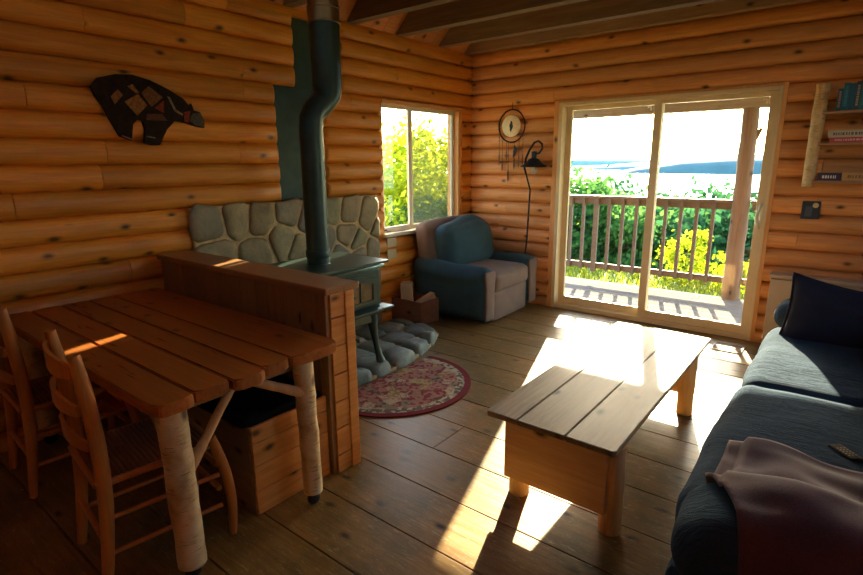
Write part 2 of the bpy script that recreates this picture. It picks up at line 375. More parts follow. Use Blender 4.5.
# the log corner post seen between the two walls is only a dark seam; floor planks run across the room
bm = BM(); y = YF - .1; k = 0
seams = [0.62, 0.98, 1.27, 1.55, 1.86, 2.12, 2.4, 2.66, 2.95, 3.2, 3.47, 3.72, 3.98, 4.22, 4.5, 4.75, 5.0, 5.2]
ys = [YF] + [-1.54 + .3 * k for k in range(1, 6)] + [.26, .56, .86, 1.16, 1.45, 1.755, 2.06, 2.365, 2.665, 2.97, 3.27, 3.57, 3.87, 4.17, 4.47, 4.77, 5.0, 5.2]
for i in range(len(ys) - 1):
    a, b = ys[i], ys[i + 1]; x = -0.02; first = True
    while x < XR:
        L = R.uniform(3.4, 4.6) if not first else R.uniform(1.5, 4.2); first = False
        x1 = min(XR, x + L); box(bm, x + .0015, x1 - .0015, a + .0028, b - .0028, -0.03, 0, 0.0022); x = x1
fl = struct(finish('floor', bm, M['floor'], None, None))
bm = BM(); box(bm, -.1, XR, YF, YB + .1, -0.08, -0.031); finish('subfloor', bm, M['chink'], fl)
# ceiling: boards above the joists, sloped skirt along the left wall
bm = BM(); y = YF
while y < YB:
    box(bm, 0.17, XR, y + .002, y + .138, 2.86, 2.885); y += 0.14
bm2 = BM()
y = YF
while y < YB:
    prism(bm, [(-0.04, y + .002, 2.63), (0.21, y + .002, 2.88), (0.24, y + .002, 2.88), (-0.02, y + .002, 2.61)], (0, 0.136, 0)); y += 0.14
bm2.free()
struct(finish('ceiling', bm, M['ceil'], None, None))
for i, (ya, yb, lab) in enumerate([
        (4.985, 5.075, 'brown ceiling beam closest to the wall with the sliding door'), (4.53, 4.62, 'dark ceiling beam second from the sliding door wall'),
        (3.89, 3.985, 'dark ceiling beam third from the sliding door wall'), (3.29, 3.385, 'dark ceiling beam fourth from the sliding door wall, just past the stovepipe'),
        (2.66, 2.75, 'dark ceiling beam beside the steel collar of the stovepipe')]):
    bm = BM(); z1 = 2.85; x0 = 0.0
    prism(bm, [(x0, ya, 2.652), (XR - .04, ya, 2.652), (XR - .04, ya, z1), (x0 + .195, ya, z1)], (0, yb - ya, 0))
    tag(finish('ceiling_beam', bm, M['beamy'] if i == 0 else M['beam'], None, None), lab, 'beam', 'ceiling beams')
# ------------------------------------------------------------------ left window
win = bpy.data.objects.new('window_1', None); C.objects.link(win); win.location = (0, 4.29, 0.86); struct(win)
def wpart(name, bm, mat, par=win, sm=None):
    bmesh.ops.translate(bm, verts=bm.verts, vec=-Vector((0, 4.29, 0.86))); return finish(name, bm, mat, par, sm)
bm = BM()
box(bm, -.12, .02, WY0 - .02, WY0 + .012, WZ0 - .02, WZ1 + .02, .003); box(bm, -.12, .03, WY1 - .045, WY1 + .02, WZ0 - .02, WZ1 + .02, .003)
box(bm, -.12, .045, WY0 + .012, WY1 - .012, WZ1 - .012, WZ1 + .02, .003)
wpart('window_casing', bm, M['trim'])
bm = BM(); box(bm, -.12, .075, WY0 - .02, 4.32, WZ0 - .025, WZ0 + .008, .004); wpart('sill', bm, M['white'])
bm = BM(); box(bm, -.12, .03, 4.32, WY1 - .012, WZ0 - .02, WZ0 + .008, .004); wpart('sill', bm, M['trim'])
bm = BM(); x0, x1 = -.025, .0
box(bm, x0, x1, WY0 + .012, WY0 + .05, WZ0 + .008, WZ1 - .012, .003); box(bm, x0, x1, 4.075, 4.115, WZ0 + .008, WZ1 - .012, .003)
box(bm, x0, x1, WY0 + .05, 4.075, WZ1 - .05, WZ1 - .012, .003); box(bm, x0, x1, WY0 + .05, 4.075, WZ0 + .008, WZ0 + .06, .003)
s = wpart('sash', bm, M['white']); bm = BM(); box(bm, -.014, -.010, WY0 + .05, 4.075, WZ0 + .06, WZ1 - .05); wpart('pane', bm, M['glass'], s)
bm = BM(); x0, x1 = -.052, -.027
box(bm, x0, x1, 4.12, 4.165, WZ0 + .008, WZ1 - .012, .003); box(bm, x0, x1, WY1 - .085, WY1 - .045, WZ0 + .008, WZ1 - .012, .003)
box(bm, x0, x1, 4.165, WY1 - .085, WZ1 - .05, WZ1 - .012, .003); box(bm, x0, x1, 4.165, WY1 - .085, WZ0 + .008, WZ0 + .05, .003)
s = wpart('sash', bm, M['white']); bm = BM(); box(bm, -.042, -.038, 4.165, WY1 - .085, WZ0 + .05, WZ1 - .05); wpart('pane', bm, M['glass'], s)
bm = BM(); box(bm, -.056, -.054, 4.12, WY1 - .08, WZ0 + .01, WZ1 - .03); wpart('insect_screen', bm, M['screen'])
bm = BM(); box(bm, -.035, .0, 3.72, 3.80, WZ0 + .01, WZ0 + .03, .006); tube(bm, [(-.015, 3.76, WZ0 + .03), (.01, 3.70, WZ0 + .035), (.01, 3.66 + .03, WZ0 + .03)], .007, 8); wpart('crank_handle', bm, M['iron'])
# ------------------------------------------------------------------ sliding door
door = bpy.data.objects.new('door_1', None); C.objects.link(door); door.location = (2, YB, 0); struct(door)
def dpart(name, bm, mat, par=door, sm=None):
    bmesh.ops.translate(bm, verts=bm.verts, vec=-Vector((2, YB, 0))); return finish(name, bm, mat, par, sm)
bm = BM(); box(bm, 1.035, 1.085, YB - .045, YB + .1, 0, DZ1 + .01, .003); box(bm, 2.955, 2.985, YB - .045, YB + .1, 0, DZ1 + .01, .003); box(bm, 1.085, 2.955, YB - .04, YB + .1, DZ1 - .012, DZ1 + .01, .003)
dpart('door_casing', bm, M['trim'])
bm = BM()
box(bm, 1.085, 1.125, YB - .045, YB + .11, 0, DZ1 - .012, .003); box(bm, 2.93, 2.955, YB - .045, YB + .11, 0, DZ1 - .012, .003)
box(bm, 1.125, 2.93, YB - .045, YB + .11, 2.055, DZ1 - .012, .003); box(bm, 1.125, 2.93, YB - .03, YB + .12, 0.0, 0.045, .003)
dpart('door_frame', bm, M['vinyl'])
def dpanel(x0, x1, ya, lw, rw):
    bm = BM(); yb = ya + .035; z0, z1 = .045, 2.055
    box(bm, x0, x0 + lw, ya, yb, z0, z1, .004); box(bm, x1 - rw, x1, ya, yb, z0, z1, .004)
    box(bm, x0 + lw, x1 - rw, ya, yb, z1 - .04, z1, .004); box(bm, x0 + lw, x1 - rw, ya, yb, z0, z0 + .075, .004)
    s = dpart('door_panel', bm, M['vinyl']); bm = BM(); box(bm, x0 + lw, x1 - rw, ya + .015, ya + .019, z0 + .075, z1 - .04); dpart('pane', bm, M['glass'], s)
    return s
dpanel(1.125, 2.05, YB + .05, .06, .06)
s2 = dpanel(1.985, 2.93, YB - .01, .07, .06)
bm = BM(); tube(bm, [(2.905, YB - .012, 1.17), (2.905, YB - .06, 1.15), (2.89, YB - .075, 1.07), (2.905, YB - .06, .99), (2.905, YB - .012, .97)], .011, 10); dpart('handle', bm, M['white'], s2, 60)
bm = BM(); box(bm, 2.875, 2.925, YB - .016, YB - .010, .98, 1.16, .002); dpart('handle_plate', bm, M['white'], s2)
for x in (1.93, 2.82):
    bm = BM(); box(bm, x, x + .035, YB - .02, YB - .008, 1.99, 2.0, .001); box(bm, x + .025, x + .035, YB - .02, YB - .008, 1.965, 1.99, .001); dpart('corner_clip', bm, M['white'], s2)
# ------------------------------------------------------------------ half wall (partition)
pw = thing('half_wall', 'low plank half wall with a flat cap between dining table and wood stove', 'half wall', (0.8, 1.63, 0))
def part(root, name, bm, mat, sm=None, par=None):
    bmesh.ops.translate(bm, verts=bm.verts, vec=-root.location)
    return finish(name, bm, mat, par or root, sm)
bm = BM(); box(bm, 0.04, 1.63, 1.575, 1.70, 0, .935); part(pw, 'core', bm, M['chink'])
bm = BM(); x = 0.042
while x < 1.62:
    w = 0.128 if x + .128 < 1.62 else 1.64 - x
    box(bm, x, x + w - .004, 1.556, 1.575, 0, .938, .003); x += w
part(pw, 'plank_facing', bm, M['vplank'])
bm = BM(); x = 0.10
while x < 1.62:
    w = min(.128, 1.64 - x); box(bm, x, x + w - .004, 1.70, 1.715, 0, .938, .003); x += w
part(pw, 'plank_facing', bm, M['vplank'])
bm = BM(); z = 0.0
for zb in (0, .10, .243, .386, .529, .672, .815):
    zt = {0: .10}.get(zb, min(zb + .143, .938)); box(bm, 1.63, 1.648, 1.577, 1.665, zb + .003, zt - .003, .003)
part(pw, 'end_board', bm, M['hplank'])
bm = BM(); box(bm, 1.628, 1.656, 1.665, 1.722, 0, .938, .004); part(pw, 'corner_trim', bm, M['trim2'] if 'trim2' in M else M['hplank'])
bm = BM(); box(bm, 0.04, 1.675, 1.53, 1.745, .938, .972, .008); part(pw, 'cap', bm, M['cap'])
# ------------------------------------------------------------------ bench
be = thing('storage_bench', 'boxy orange pine bench with a black seat pad under the dining table', 'bench', (1.2, 1.33, 0))
bm = BM(); box(bm, 0.5, 1.592, 1.145, 1.55, 0.0, .40); part(be, 'carcass', bm, M['chink'])
bm = BM()
for zb, zt in ((0.0, .115), (.118, .235), (.238, .345), (.348, .425)): box(bm, 1.592, 1.61, 1.135, 1.553, zb + .001, zt, .004)
part(be, 'end_panel', bm, M['hplank'])
bm = BM(); box(bm, 0.5, 1.592, 1.13, 1.145, 0, .42, .002); part(be, 'side_panel', bm, M['beam'])
bm = softbox((1.09, .43, .06), .028, (0, 0, .01), .003); bmesh.ops.translate(bm, verts=bm.verts, vec=(1.04, 1.335, .427)); part(be, 'seat_pad', bm, M['blackcush'], 180)
# ------------------------------------------------------------------ dining table
dt = thing('dining_table', 'reddish plank dining table on birch log legs against the left log wall', 'table', (0.9, 1.09, 0))
bm = BM()
ysm = [0.675, 0.82, 0.962, 1.10, 1.235, 1.505]; ends = [1.815, 1.80, 1.825, 1.79, 1.80]
for i in range(5):
    a, b, e = ysm[i], ysm[i + 1], ends[i]
    pts = [(0.06, a + .002, .715)]
    for k in range(9):
        t = k / 8; yy = a + .002 + (b - a - .004) * t
        pts.append((e - .011 * abs(2 * t - 1) ** 5 - (0.035 if (i == 0 and t < .1) or (i == 4 and t > .95) else 0), yy, .715))
    pts.append((0.06, b - .002, .715))
    t_ = bmesh.new(); prism(t_, pts, (0, 0, .045)); bmesh.ops.bevel(t_, geom=t_.edges[:], offset=.006, segments=2, affect='EDGES'); merge(bm, t_)
part(dt, 'tabletop', bm, M['table'], 40)
bm = BM(); box(bm, 1.66, 1.70, .82, 1.40, .66, .715, .004); box(bm, .12, .16, .82, 1.40, .66, .715, .004); box(bm, .16, 1.66, 1.07, 1.11, .65, .715, .004); part(dt, 'apron', bm, M['vplank'])
legs = [(1.725, .775, .051, .053, 1), (1.735, 1.345, .043, .045, 2), (.13, .79, .05, .05, 3), (.13, 1.39, .05, .05, 4)]
for x, y, r0, r1, sd in legs:
    bm = BM(); p, q = knotty((x, y, .065), (x - .015, y, .716), r0, r1, 12, sd, .07); tube(bm, p, q, 18)
    lg = part(dt, 'leg', bm, M['birch'], 60)
    bm = BM(); bmesh.ops.create_uvsphere(bm, u_segments=16, v_segments=10, radius=.034, matrix=Matrix.Translation((x, y, .0345)) @ Matrix.Diagonal((.75, 1, 1, 1)))
    tube(bm, [(x, y, .03), (x, y, .07)], .014, 10); part(dt, 'caster', bm, M['black'], 60, lg)
    if x > 1: lg['label'] = 'birch bark log leg'
for (a, b, r) in [((1.725, .80, .43), (1.69, 1.03, .69), .019), ((1.735, 1.32, .56), (1.69, 1.10, .68), .021), ((.14, .80, .43), (.15, 1.03, .69), .019), ((1.70, .79, .40), (1.45, .80, .69), .02)]:
    bm = BM(); p, q = knotty(a, b, r, r * .9, 8, 5); tube(bm, p, q, 12); part(dt, 'brace', bm, M['peeled'], 60)
# ------------------------------------------------------------------ dining chairs
def make_chair():
    t = thing('dining_chair', 'ladder back wooden chair with woven seat, pushed in beside the front birch table leg', 'chair', (1.40, .76, 0), 0, 'chairs along the dining table')
    W, D = .19, .21
    def arc(x, y0, y1, z0, z1, bow, n=9): return [(x, y0 + (y1 - y0) * i / (n - 1) + bow * math.sin(PI * i / (n - 1)), z0 + (z1 - z0) * i / (n - 1)) for i in range(n)]
    for s in (-1, 1):
        bm = BM(); pts = arc(s * W, -D - .02, -D - .0, 0, .92, .035); tube(bm, pts, [.018, .021, .023, .025, .026, .026, .026, .025, .019], 12, True, 1.15); finish('back_post', bm, M['chair'], t, 60)
        bm = BM(); pts = arc(s * (W + .015), D + .03, D - .02, 0, .47, .03); tube(bm, pts, [.015, .018, .019, .020, .020, .021, .021, .021, .019], 12); finish('leg', bm, M['chair'], t, 60)
        for z in (.15, .29):
            bm = BM(); tube(bm, [(s * W, -D, z), (s * (W + .01), D, z)], .010, 10); finish('stretcher', bm, M['chair'], t, 60)
        bm = BM(); tube(bm, [(s * W, -D, .43), (s * (W + .01), D, .43)], .014, 10); finish('seat_rail', bm, M['chair'], t, 60)
    for y, z in ((D, .22), (D, .33), (-D + .0, .20), (D, .43), (-D, .43)):
        bm = BM(); tube(bm, [(-W, y, z), (W, y, z)], .011, 10); finish('stretcher', bm, M['chair'], t, 60)
    for z, h in ((.86, .075), (.72, .06), (.585, .055)):
        bm = BM(); n = 10
        pts = []
        for i in range(n):
            u = -1 + 2 * i / (n - 1); pts.append((u * W, -D - .015 + (z < .7) * .012 - .028 * (1 - u * u), z))
        for i in range(n - 1):
            a, b = pts[i], pts[i + 1]; ha = h / 2 * (1 - .35 * (2 * i / (n - 1) - 1) ** 2); hb = h / 2 * (1 - .35 * (2 * (i + 1) / (n - 1) - 1) ** 2)
            v = [bm.verts.new(p) for p in ((a[0], a[1] - .006, a[2] - ha), (b[0], b[1] - .006, b[2] - hb), (b[0], b[1] - .006, b[2] + hb), (a[0], a[1] - .006, a[2] + ha), (a[0], a[1] + .006, a[2] - ha), (b[0], b[1] + .006, b[2] - hb), (b[0], b[1] + .006, b[2] + hb), (a[0], a[1] + .006, a[2] + ha))]
            for f in ((0, 1, 2, 3), (7, 6, 5, 4), (0, 4, 5, 1), (3, 2, 6, 7)): bm.faces.new([v[k] for k in f])
            if i == 0: bm.faces.new((v[0], v[3], v[7], v[4]))
            if i == n - 2: bm.faces.new((v[1], v[5], v[6], v[2]))
        bmesh.ops.remove_doubles(bm, verts=bm.verts, dist=.0004); finish('back_slat', bm, M['chair'], t, 50)
    bm = BM(); n = 22
    for i in range(n):
        y = -D + .02 + (2 * D - .04) * i / (n - 1); tube(bm, [(-W + .0, y, .436), (-W * .5, y, .441), (0, y, .433), (W * .5, y, .441), (W, y, .436)], .0105, 6)
    box(bm, -W + .01, W - .01, -D + .02, D - .02, .424, .436)
    finish('seat', bm, M['rush'], t, 60)
    return t
ch = make_chair(); ch.location = (1.385, .79, 0); ch.rotation_euler = (0, 0, -.12)
c2 = copy_tree(ch); c2.location = (.46, .80, 0); c2.rotation_euler = (0, 0, -.05)
c2['label'] = 'ladder back wooden chair in deep shadow at left, farther from the birch leg'
# ------------------------------------------------------------------ stone hearth and stone backing
def clip(poly, px, py, nx, ny):
    out = []
    for i in range(len(poly)):
        a, b = poly[i], poly[(i + 1) % len(poly)]
        da = (a[0] - px) * nx + (a[1] - py) * ny; db = (b[0] - px) * nx + (b[1] - py) * ny
        if da <= 0: out.append(a)
        if da * db < 0: t = da / (da - db); out.append((a[0] + (b[0] - a[0]) * t, a[1] + (b[1] - a[1]) * t))
    return out
def cells(pts, bound):
    res = []
    for i, p in enumerate(pts):
        poly = list(bound)
        for j, q in enumerate(pts):
            if i == j: continue
            mx, my = (p[0] + q[0]) / 2, (p[1] + q[1]) / 2
            poly = clip(poly, mx, my, q[0] - p[0], q[1] - p[1])
            if len(poly) < 3: break
        res.append(poly)
    return res
def stone_from_cell(poly, center, gap, height, to3, seed):
    cx = sum(p[0] for p in poly) / len(poly); cy = sum(p[1] for p in poly) / len(poly)
    n = 28; out = []
    for k in range(n):
        a = 2 * PI * k / n; dx, dy = math.cos(a), math.sin(a); best = 9
        for i in range(len(poly)):
            x1, y1 = poly[i]; x2, y2 = poly[(i + 1) % len(poly)]; ex, ey = x2 - x1, y2 - y1; det = dx * -ey + ex * dy
            if abs(det) < 1e-9: continue
            t = ((x1 - cx) * -ey + ex * (y1 - cy)) / det; s = (dx * (y1 - cy) - dy * (x1 - cx)) / det
            if t > 0 and -1e-6 <= s <= 1 + 1e-6: best = min(best, t)
        out.append(max(.02, best - gap))
    for _ in range(2): out = [min(out[k], (out[k - 1] + 2 * out[k] + out[(k + 1) % n]) / 4 + .002) for k in range(n)]
    bm = BM(); rings = []
    for f, h in ((1.0, -.3), (1.0, .15), (.96, .5), (.86, .78), (.66, .93), (.38, 1.0)):
        ring = []
        for k in range(n):
            a = 2 * PI * k / n; r = out[k] * f; x, y = cx + r * math.cos(a), cy + r * math.sin(a)
            hh = height * h * (1 + .25 * noise.noise(Vector((x * 7, y * 7, seed))))
            ring.append(bm.verts.new(to3(x, y, hh)))
        rings.append(ring)
    for i in range(len(rings) - 1):
        for k in range(n): bm.faces.new((rings[i][k], rings[i][(k + 1) % n], rings[i + 1][(k + 1) % n], rings[i + 1][k]))
    bm.faces.new(rings[-1]); bm.faces.new(rings[0][::-1])
    return bm
sb = thing('stone_backing', 'wall of rounded grey river stones with tan mortar behind the wood stove', 'stone wall', (0.04, 2.66, 0))
rs = random.Random(21); pts = []
for j, zc in enumerate([.15, .42, .68, .90, 1.13]):
    for i in range(8):
        pts.append((1.88 + i * .225 + (0.09 if j % 2 else 0) + rs.uniform(-.085, .085), zc + rs.uniform(-.07, .07)))
bound = [(1.76, 0.0), (3.56, 0.0), (3.56, 1.23), (3.3, 1.27), (3.05, 1.25), (2.75, 1.29), (2.45, 1.25), (2.2, 1.275), (1.95, 1.26), (1.80, 1.285), (1.75, 1.2)]
for i, poly in enumerate(cells(pts, bound)):
    if len(poly) < 3: continue
    bm = stone_from_cell(poly, pts[i], .009, .026, lambda x, y, h: (.068 + h, x, y), i); part(sb, 'stone', bm, M['stone'], 70)
bm = BM(); box(bm, .0, .072, 1.775, 3.545, 0, 1.245, .01); part(sb, 'mortar', bm, M['mortar'])
he = thing('stone_hearth', 'floor pad of flat grey green river stones under the wood stove', 'hearth', (.5, 2.7, 0))
bound = [(.13, 1.76), (.80, 1.76), (.93, 2.2), (.97, 2.55), (.98, 2.85), (.93, 3.12), (.84, 3.4), (.72, 3.62), (.5, 3.69), (.13, 3.69)]
pts = []
for i in range(3):
    for j in range(8): pts.append((.24 + i * .3 + (.0 if j % 2 else .03) + rs.uniform(-.05, .05), 1.85 + j * .265 + (.1 if i % 2 else 0) + rs.uniform(-.05, .05)))
for i, poly in enumerate(cells(pts, bound)):
    if len(poly) < 3: continue
    ar = abs(sum(poly[k - 1][0] * poly[k][1] - poly[k][0] * poly[k - 1][1] for k in range(len(poly)))) / 2
    if ar < .018: continue
    h = .085 if sum(p[0] for p in poly) / len(poly) > .6 else .06
    bm = stone_from_cell(poly, pts[i], .010, h, lambda x, y, hh: (x, y, .012 + max(hh, -.01)), i + 60); part(he, 'stone', bm, M['stoneh'], 70)
bm = BM(); prism(bm, [(x * .97 + .01, y, 0.0005) for x, y in bound], (0, 0, .028)); part(he, 'mortar_bed', bm, M['mortar'])
# ------------------------------------------------------------------ heat shield
hs = BM(); box(hs, -.04, -.02, 2.48, 3.02, 1.18, 2.102, .002); box(hs, -.04, -.02, 2.72, 3.22, 2.1025, 2.62, .002)
tag(finish('heat_shield', hs, M['panel']), 'stepped dark green metal panel set into the log wall behind the stovepipe', 'heat shield')
# ------------------------------------------------------------------ wood stove
SX0, SX1, SY0, SY1 = .47, .90, 2.08, 2.69
st = thing('wood_stove', 'dark green enamel wood stove with a glass door, behind the half wall', 'stove', (.68, 2.39, .0))
HZ = .09
bm = BM(); box(bm, SX0, SX1, SY0, SY1, .46, .80, .015); part(st, 'firebox', bm, M['stove'])
bm = BM(); box(bm, SX0 - .03, SX1 + .02, SY0 - .03, SY1 + .03, .80, .825, .006)
prism(bm, [(SX0 - .03, SY0 - .04, .825), (SX1 + .05, SY0 - .04, .838), (SX1 + .05, SY0 - .04, .855), (SX0 - .03, SY0 - .04, .865)], (0, SY1 - SY0 + .08, 0)); part(st, 'top_plate', bm, M['stovetop'], 40)
bm = BM(); box(bm, SX1 - .02, SX1 + .10, SY0 - .03, SY1 + .035, .515, .53, .005); part(st, 'ash_shelf', bm, M['stovetop'])
bm = BM(); box(bm, SX0 + .02, SX1 - .02, SY0 + .02, SY1 - .02, .40, .462, .01); part(st, 'ash_pan', bm, M['stove'])
bm = BM()
def arch(y0, y1, z0, z1, rise, n=10): return [(y0, z0), (y1, z0)] + [(y1 + (y0 - y1) * i / n, z1 + rise * math.sin(PI * i / n)) for i in range(n + 1)]
o = arch(SY0 + .05, SY1 - .05, .545, .73, .04); inn = arch(SY0 + .10, SY1 - .10, .585, .70, .03)
va = [[bm.verts.new((x, y, z)) for (y, z) in pl] for x, pl in ((SX1, o), (SX1 + .028, o), (SX1 + .028, inn), (SX1 + .012, inn))]
for a, b in ((0, 1), (1, 2), (2, 3)):
    for k in range(len(o)): bm.faces.new((va[a][k], va[a][(k + 1) % len(o)], va[b][(k + 1) % len(o)], va[b][k]))
bm.faces.new(va[3])
dr = part(st, 'door', bm, M['stove'], 40)
bm = BM(); prism(bm, [(SX1 + .013, y, z) for y, z in inn], (.005, 0, 0)); part(st, 'door_glass', bm, M['stoneglass'], None, dr)
for y in (SY0 + .22, SY0 + .305, SY0 + .39):
    bm = BM(); tube(bm, [(SX1 + .022, y, .587), (SX1 + .022, y, .725)], .007, 8); part(st, 'door_bar', bm, M['stove'], 60, dr)
bm = BM(); tube(bm, [(SX1 + .03, SY0 + .31, .64), (SX1 + .055, SY0 + .31, .64)], .012, 10); part(st, 'latch', bm, M['stove'], 60, dr)
for (x, y, dx, dy) in ((SX0 + .05, SY0 + .05, -.02, -.03), (SX1 - .05, SY0 + .05, .05, -.03), (SX0 + .05, SY1 - .05, -.02, .03), (SX1 - .05, SY1 - .05, .05, .03)):
    bm = BM(); n = 8; pts = [(x + dx * (1 - (i / (n - 1))) ** 1.6, y + dy * (1 - i / (n - 1)) ** 1.6, HZ + (.46 - HZ) * i / (n - 1)) for i in range(n)]
    tube(bm, pts, [.038, .026, .022, .024, .028, .034, .042, .05], 8); part(st, 'leg', bm, M['stove'], 60)
bm = BM(); tube(bm, [(SX1 - .04, SY1 - .3, .36), (SX1 + .06, SY1 - .3, .34)], .008, 8); bmesh.ops.create_uvsphere(bm, u_segments=12, v_segments=8, radius=.016, matrix=Matrix.Translation((SX1 + .07, SY1 - .3, .338)))
part(st, 'air_lever', bm, M['chrome'], 60)
# stovepipe
sp = thing('stovepipe', 'dark green stovepipe with an offset elbow rising from the wood stove', 'stovepipe', (.60, 2.40, .865))
PX, PY, PY2 = .66, 2.336, 2.492
bm = BM(); tube(bm, [(PX, PY, .855), (PX, PY, 1.2), (PX, PY, 1.74), (PX, PY + .008, 1.81), (PX, PY + .035, 1.86), (PX, PY + .08, 1.893), (PX, PY2 - .035, 1.925), (PX, PY2 - .005, 1.965), (PX, PY2, 2.02), (PX, PY2, 2.41)], [.077] * 5 + [.08] * 2 + [.09, .098, .098], 28)
part(sp, 'flue', bm, M['pipe'], 50)
bm = BM(); lathe(bm, [(.080, 0), (.083, .004), (.083, .05), (.080, .054)], (PX, PY, .90), 28); part(sp, 'joint_band', bm, M['pipe'], 40)
bm = BM(); lathe(bm, [(.100, 0), (.108, .004), (.108, .012), (.102, .016), (.102, .085), (.108, .089), (.108, .097), (.100, .1), (.1, .35)], (PX, PY2, 2.40), 28)
cl = part(sp, 'collar', bm, M['chrome'], 40); cl['label'] = 'brownish steel collar'
# ------------------------------------------------------------------ rug
bm = BM(); n = 64; cx, cy, r = 1.085, 2.60, .555
ring = [(cx + r * math.cos(2 * PI * k / n), cy + r * math.sin(2 * PI * k / n)) for k in range(n)]
ring = [(max(x, .985 + .0 * y), y) for x, y in ring]
prism(bm, [(x, y, .0008) for x, y in ring], (0, 0, .009)); bmesh.ops.translate(bm, verts=bm.verts, vec=(-cx, -cy, 0))
m, nt, b = newmat('oriental_rug')
tc = N(nt, 'ShaderNodeTexCoord'); ln = N(nt, 'ShaderNodeVectorMath', operation='LENGTH'); mp = N(nt, 'ShaderNodeMapping'); mp.inputs['Scale'].default_value = (1, 1, 0)
nt.links.new(tc.outputs['Object'], mp.inputs[0]); nt.links.new(mp.outputs[0], ln.inputs[0])
vo = N(nt, 'ShaderNodeTexVoronoi', i_Scale=11.0, i_Randomness=.75); nt.links.new(mp.outputs[0], vo.inputs['Vector'])
sep = N(nt, 'ShaderNodeSeparateColor'); nt.links.new(vo.outputs['Color'], sep.inputs[0])
pal = ramp(nt, sep.outputs[0], [(0, (.26, .03, .045)), (.3, (.36, .06, .07)), (.45, (.07, .075, .06)), (.6, (.55, .42, .26)), (.78, (.45, .33, .10)), (1, (.16, .06, .06))])
pal.node.color_ramp.interpolation = 'CONSTANT'
ringv = N(nt, 'ShaderNodeMath', operation='MULTIPLY'); ringv.inputs[1].default_value = 62.0; nt.links.new(vo.outputs['Distance'], ringv.inputs[0])
sn = N(nt, 'ShaderNodeMath', operation='SINE'); nt.links.new(ringv.outputs[0], sn.inputs[0])
fld = mix(nt, ramp(nt, sn.outputs[0], [(.45, (0, 0, 0)), (.6, (.8,) * 3)]), pal, (.30, .05, .06))
v2 = N(nt, 'ShaderNodeTexVoronoi', i_Scale=42.0); nt.links.new(mp.outputs[0], v2.inputs['Vector']); s2_ = N(nt, 'ShaderNodeSeparateColor'); nt.links.new(v2.outputs['Color'], s2_.inputs[0])
fine = ramp(nt, s2_.outputs[1], [(0, (.50, .40, .25)), (.4, (.28, .06, .06)), (.6, (.10, .10, .08)), (.8, (.55, .45, .30))]); fine.node.color_ramp.interpolation = 'CONSTANT'
fld = mix(nt, .38, fld, fine)
bord = mix(nt, ramp(nt, s2_.outputs[0], [(.4, (0, 0, 0)), (.5, (1, 1, 1))]), (.50, .42, .28), (.15, .12, .10))
c = mix(nt, ramp(nt, ln.outputs['Value'], [(.455, (0, 0, 0)), (.46, (1, 1, 1))]), fld, bord)
c = mix(nt, ramp(nt, ln.outputs['Value'], [(.507, (0, 0, 0)), (.511, (1, 1, 1))]), c, (.20, .028, .035))
nt.links.new(c, b.inputs['Base Color']); b.inputs['Roughness'].default_value = .95; b.inputs['Specular IOR Level'].default_value = .1
bump(nt, b, v2.outputs['Distance'], .4, .004)
rg = finish('round_rug', bm, m, None, None, (cx, cy, 0)); tag(rg, 'half moon red and cream patterned rug against the stone hearth', 'rug')
# ------------------------------------------------------------------ firewood crate
fc = thing('firewood_crate', 'low reddish wooden crate of firewood beside the armchair', 'crate', (.27, 3.86, 0))
bx0, bx1, by0, by1, bh = .05, .43, 3.72, 3.99, .235
bm = BM(); box(bm, bx0, bx1, by0, by0 + .015, 0, bh, .002); box(bm, bx0, bx1, by1 - .015, by1, 0, bh, .002)
box(bm, bx0, bx0 + .015, by0 + .015, by1 - .015, 0, bh, .002); box(bm, bx1 - .015, bx1, by0 + .015, by1 - .015, 0, bh, .002); box(bm, bx0, bx1, by0, by1, .001, .014)
M['crate'] = wood('crate_wood', (.20, .085, .05), (.36, .17, .10), 'x', .6, .1)
part(fc, 'crate_box', bm, M['crate'])
def firelog(loc, rot, size, lab):
    bm = BM(); w, d, h = size
    poly = [(-w / 2, -d / 2), (w / 2, -d / 2 + .01), (w / 2 - .01, d / 2 - .02), (0, d / 2 + .012), (-w / 2 + .005, d / 2 - .015)]
    prism(bm, [(x, y, -h / 2) for x, y in poly], (0, 0, h)); bmesh.ops.bevel(bm, geom=bm.edges[:], offset=.006, segments=1, affect='EDGES')
    tag(finish('firewood_log', bm, M['split'], None, None, loc, rot), lab, 'firewood', 'firewood in the crate')
firelog((.185, 3.81, .20), (.06, .0, .5), (.12, .11, .38), 'tall split firewood piece standing upright in the crate')
firelog((.33, 3.87, .20), (.0, 1.15, 1.2), (.09, .09, .26), 'shorter split log lying tilted in the crate beside the upright piece')
firelog((.25, 3.87, .075), (0, PI / 2, .2), (.1, .1, .26), 'split log at the bottom of the crate under the tilted piece')
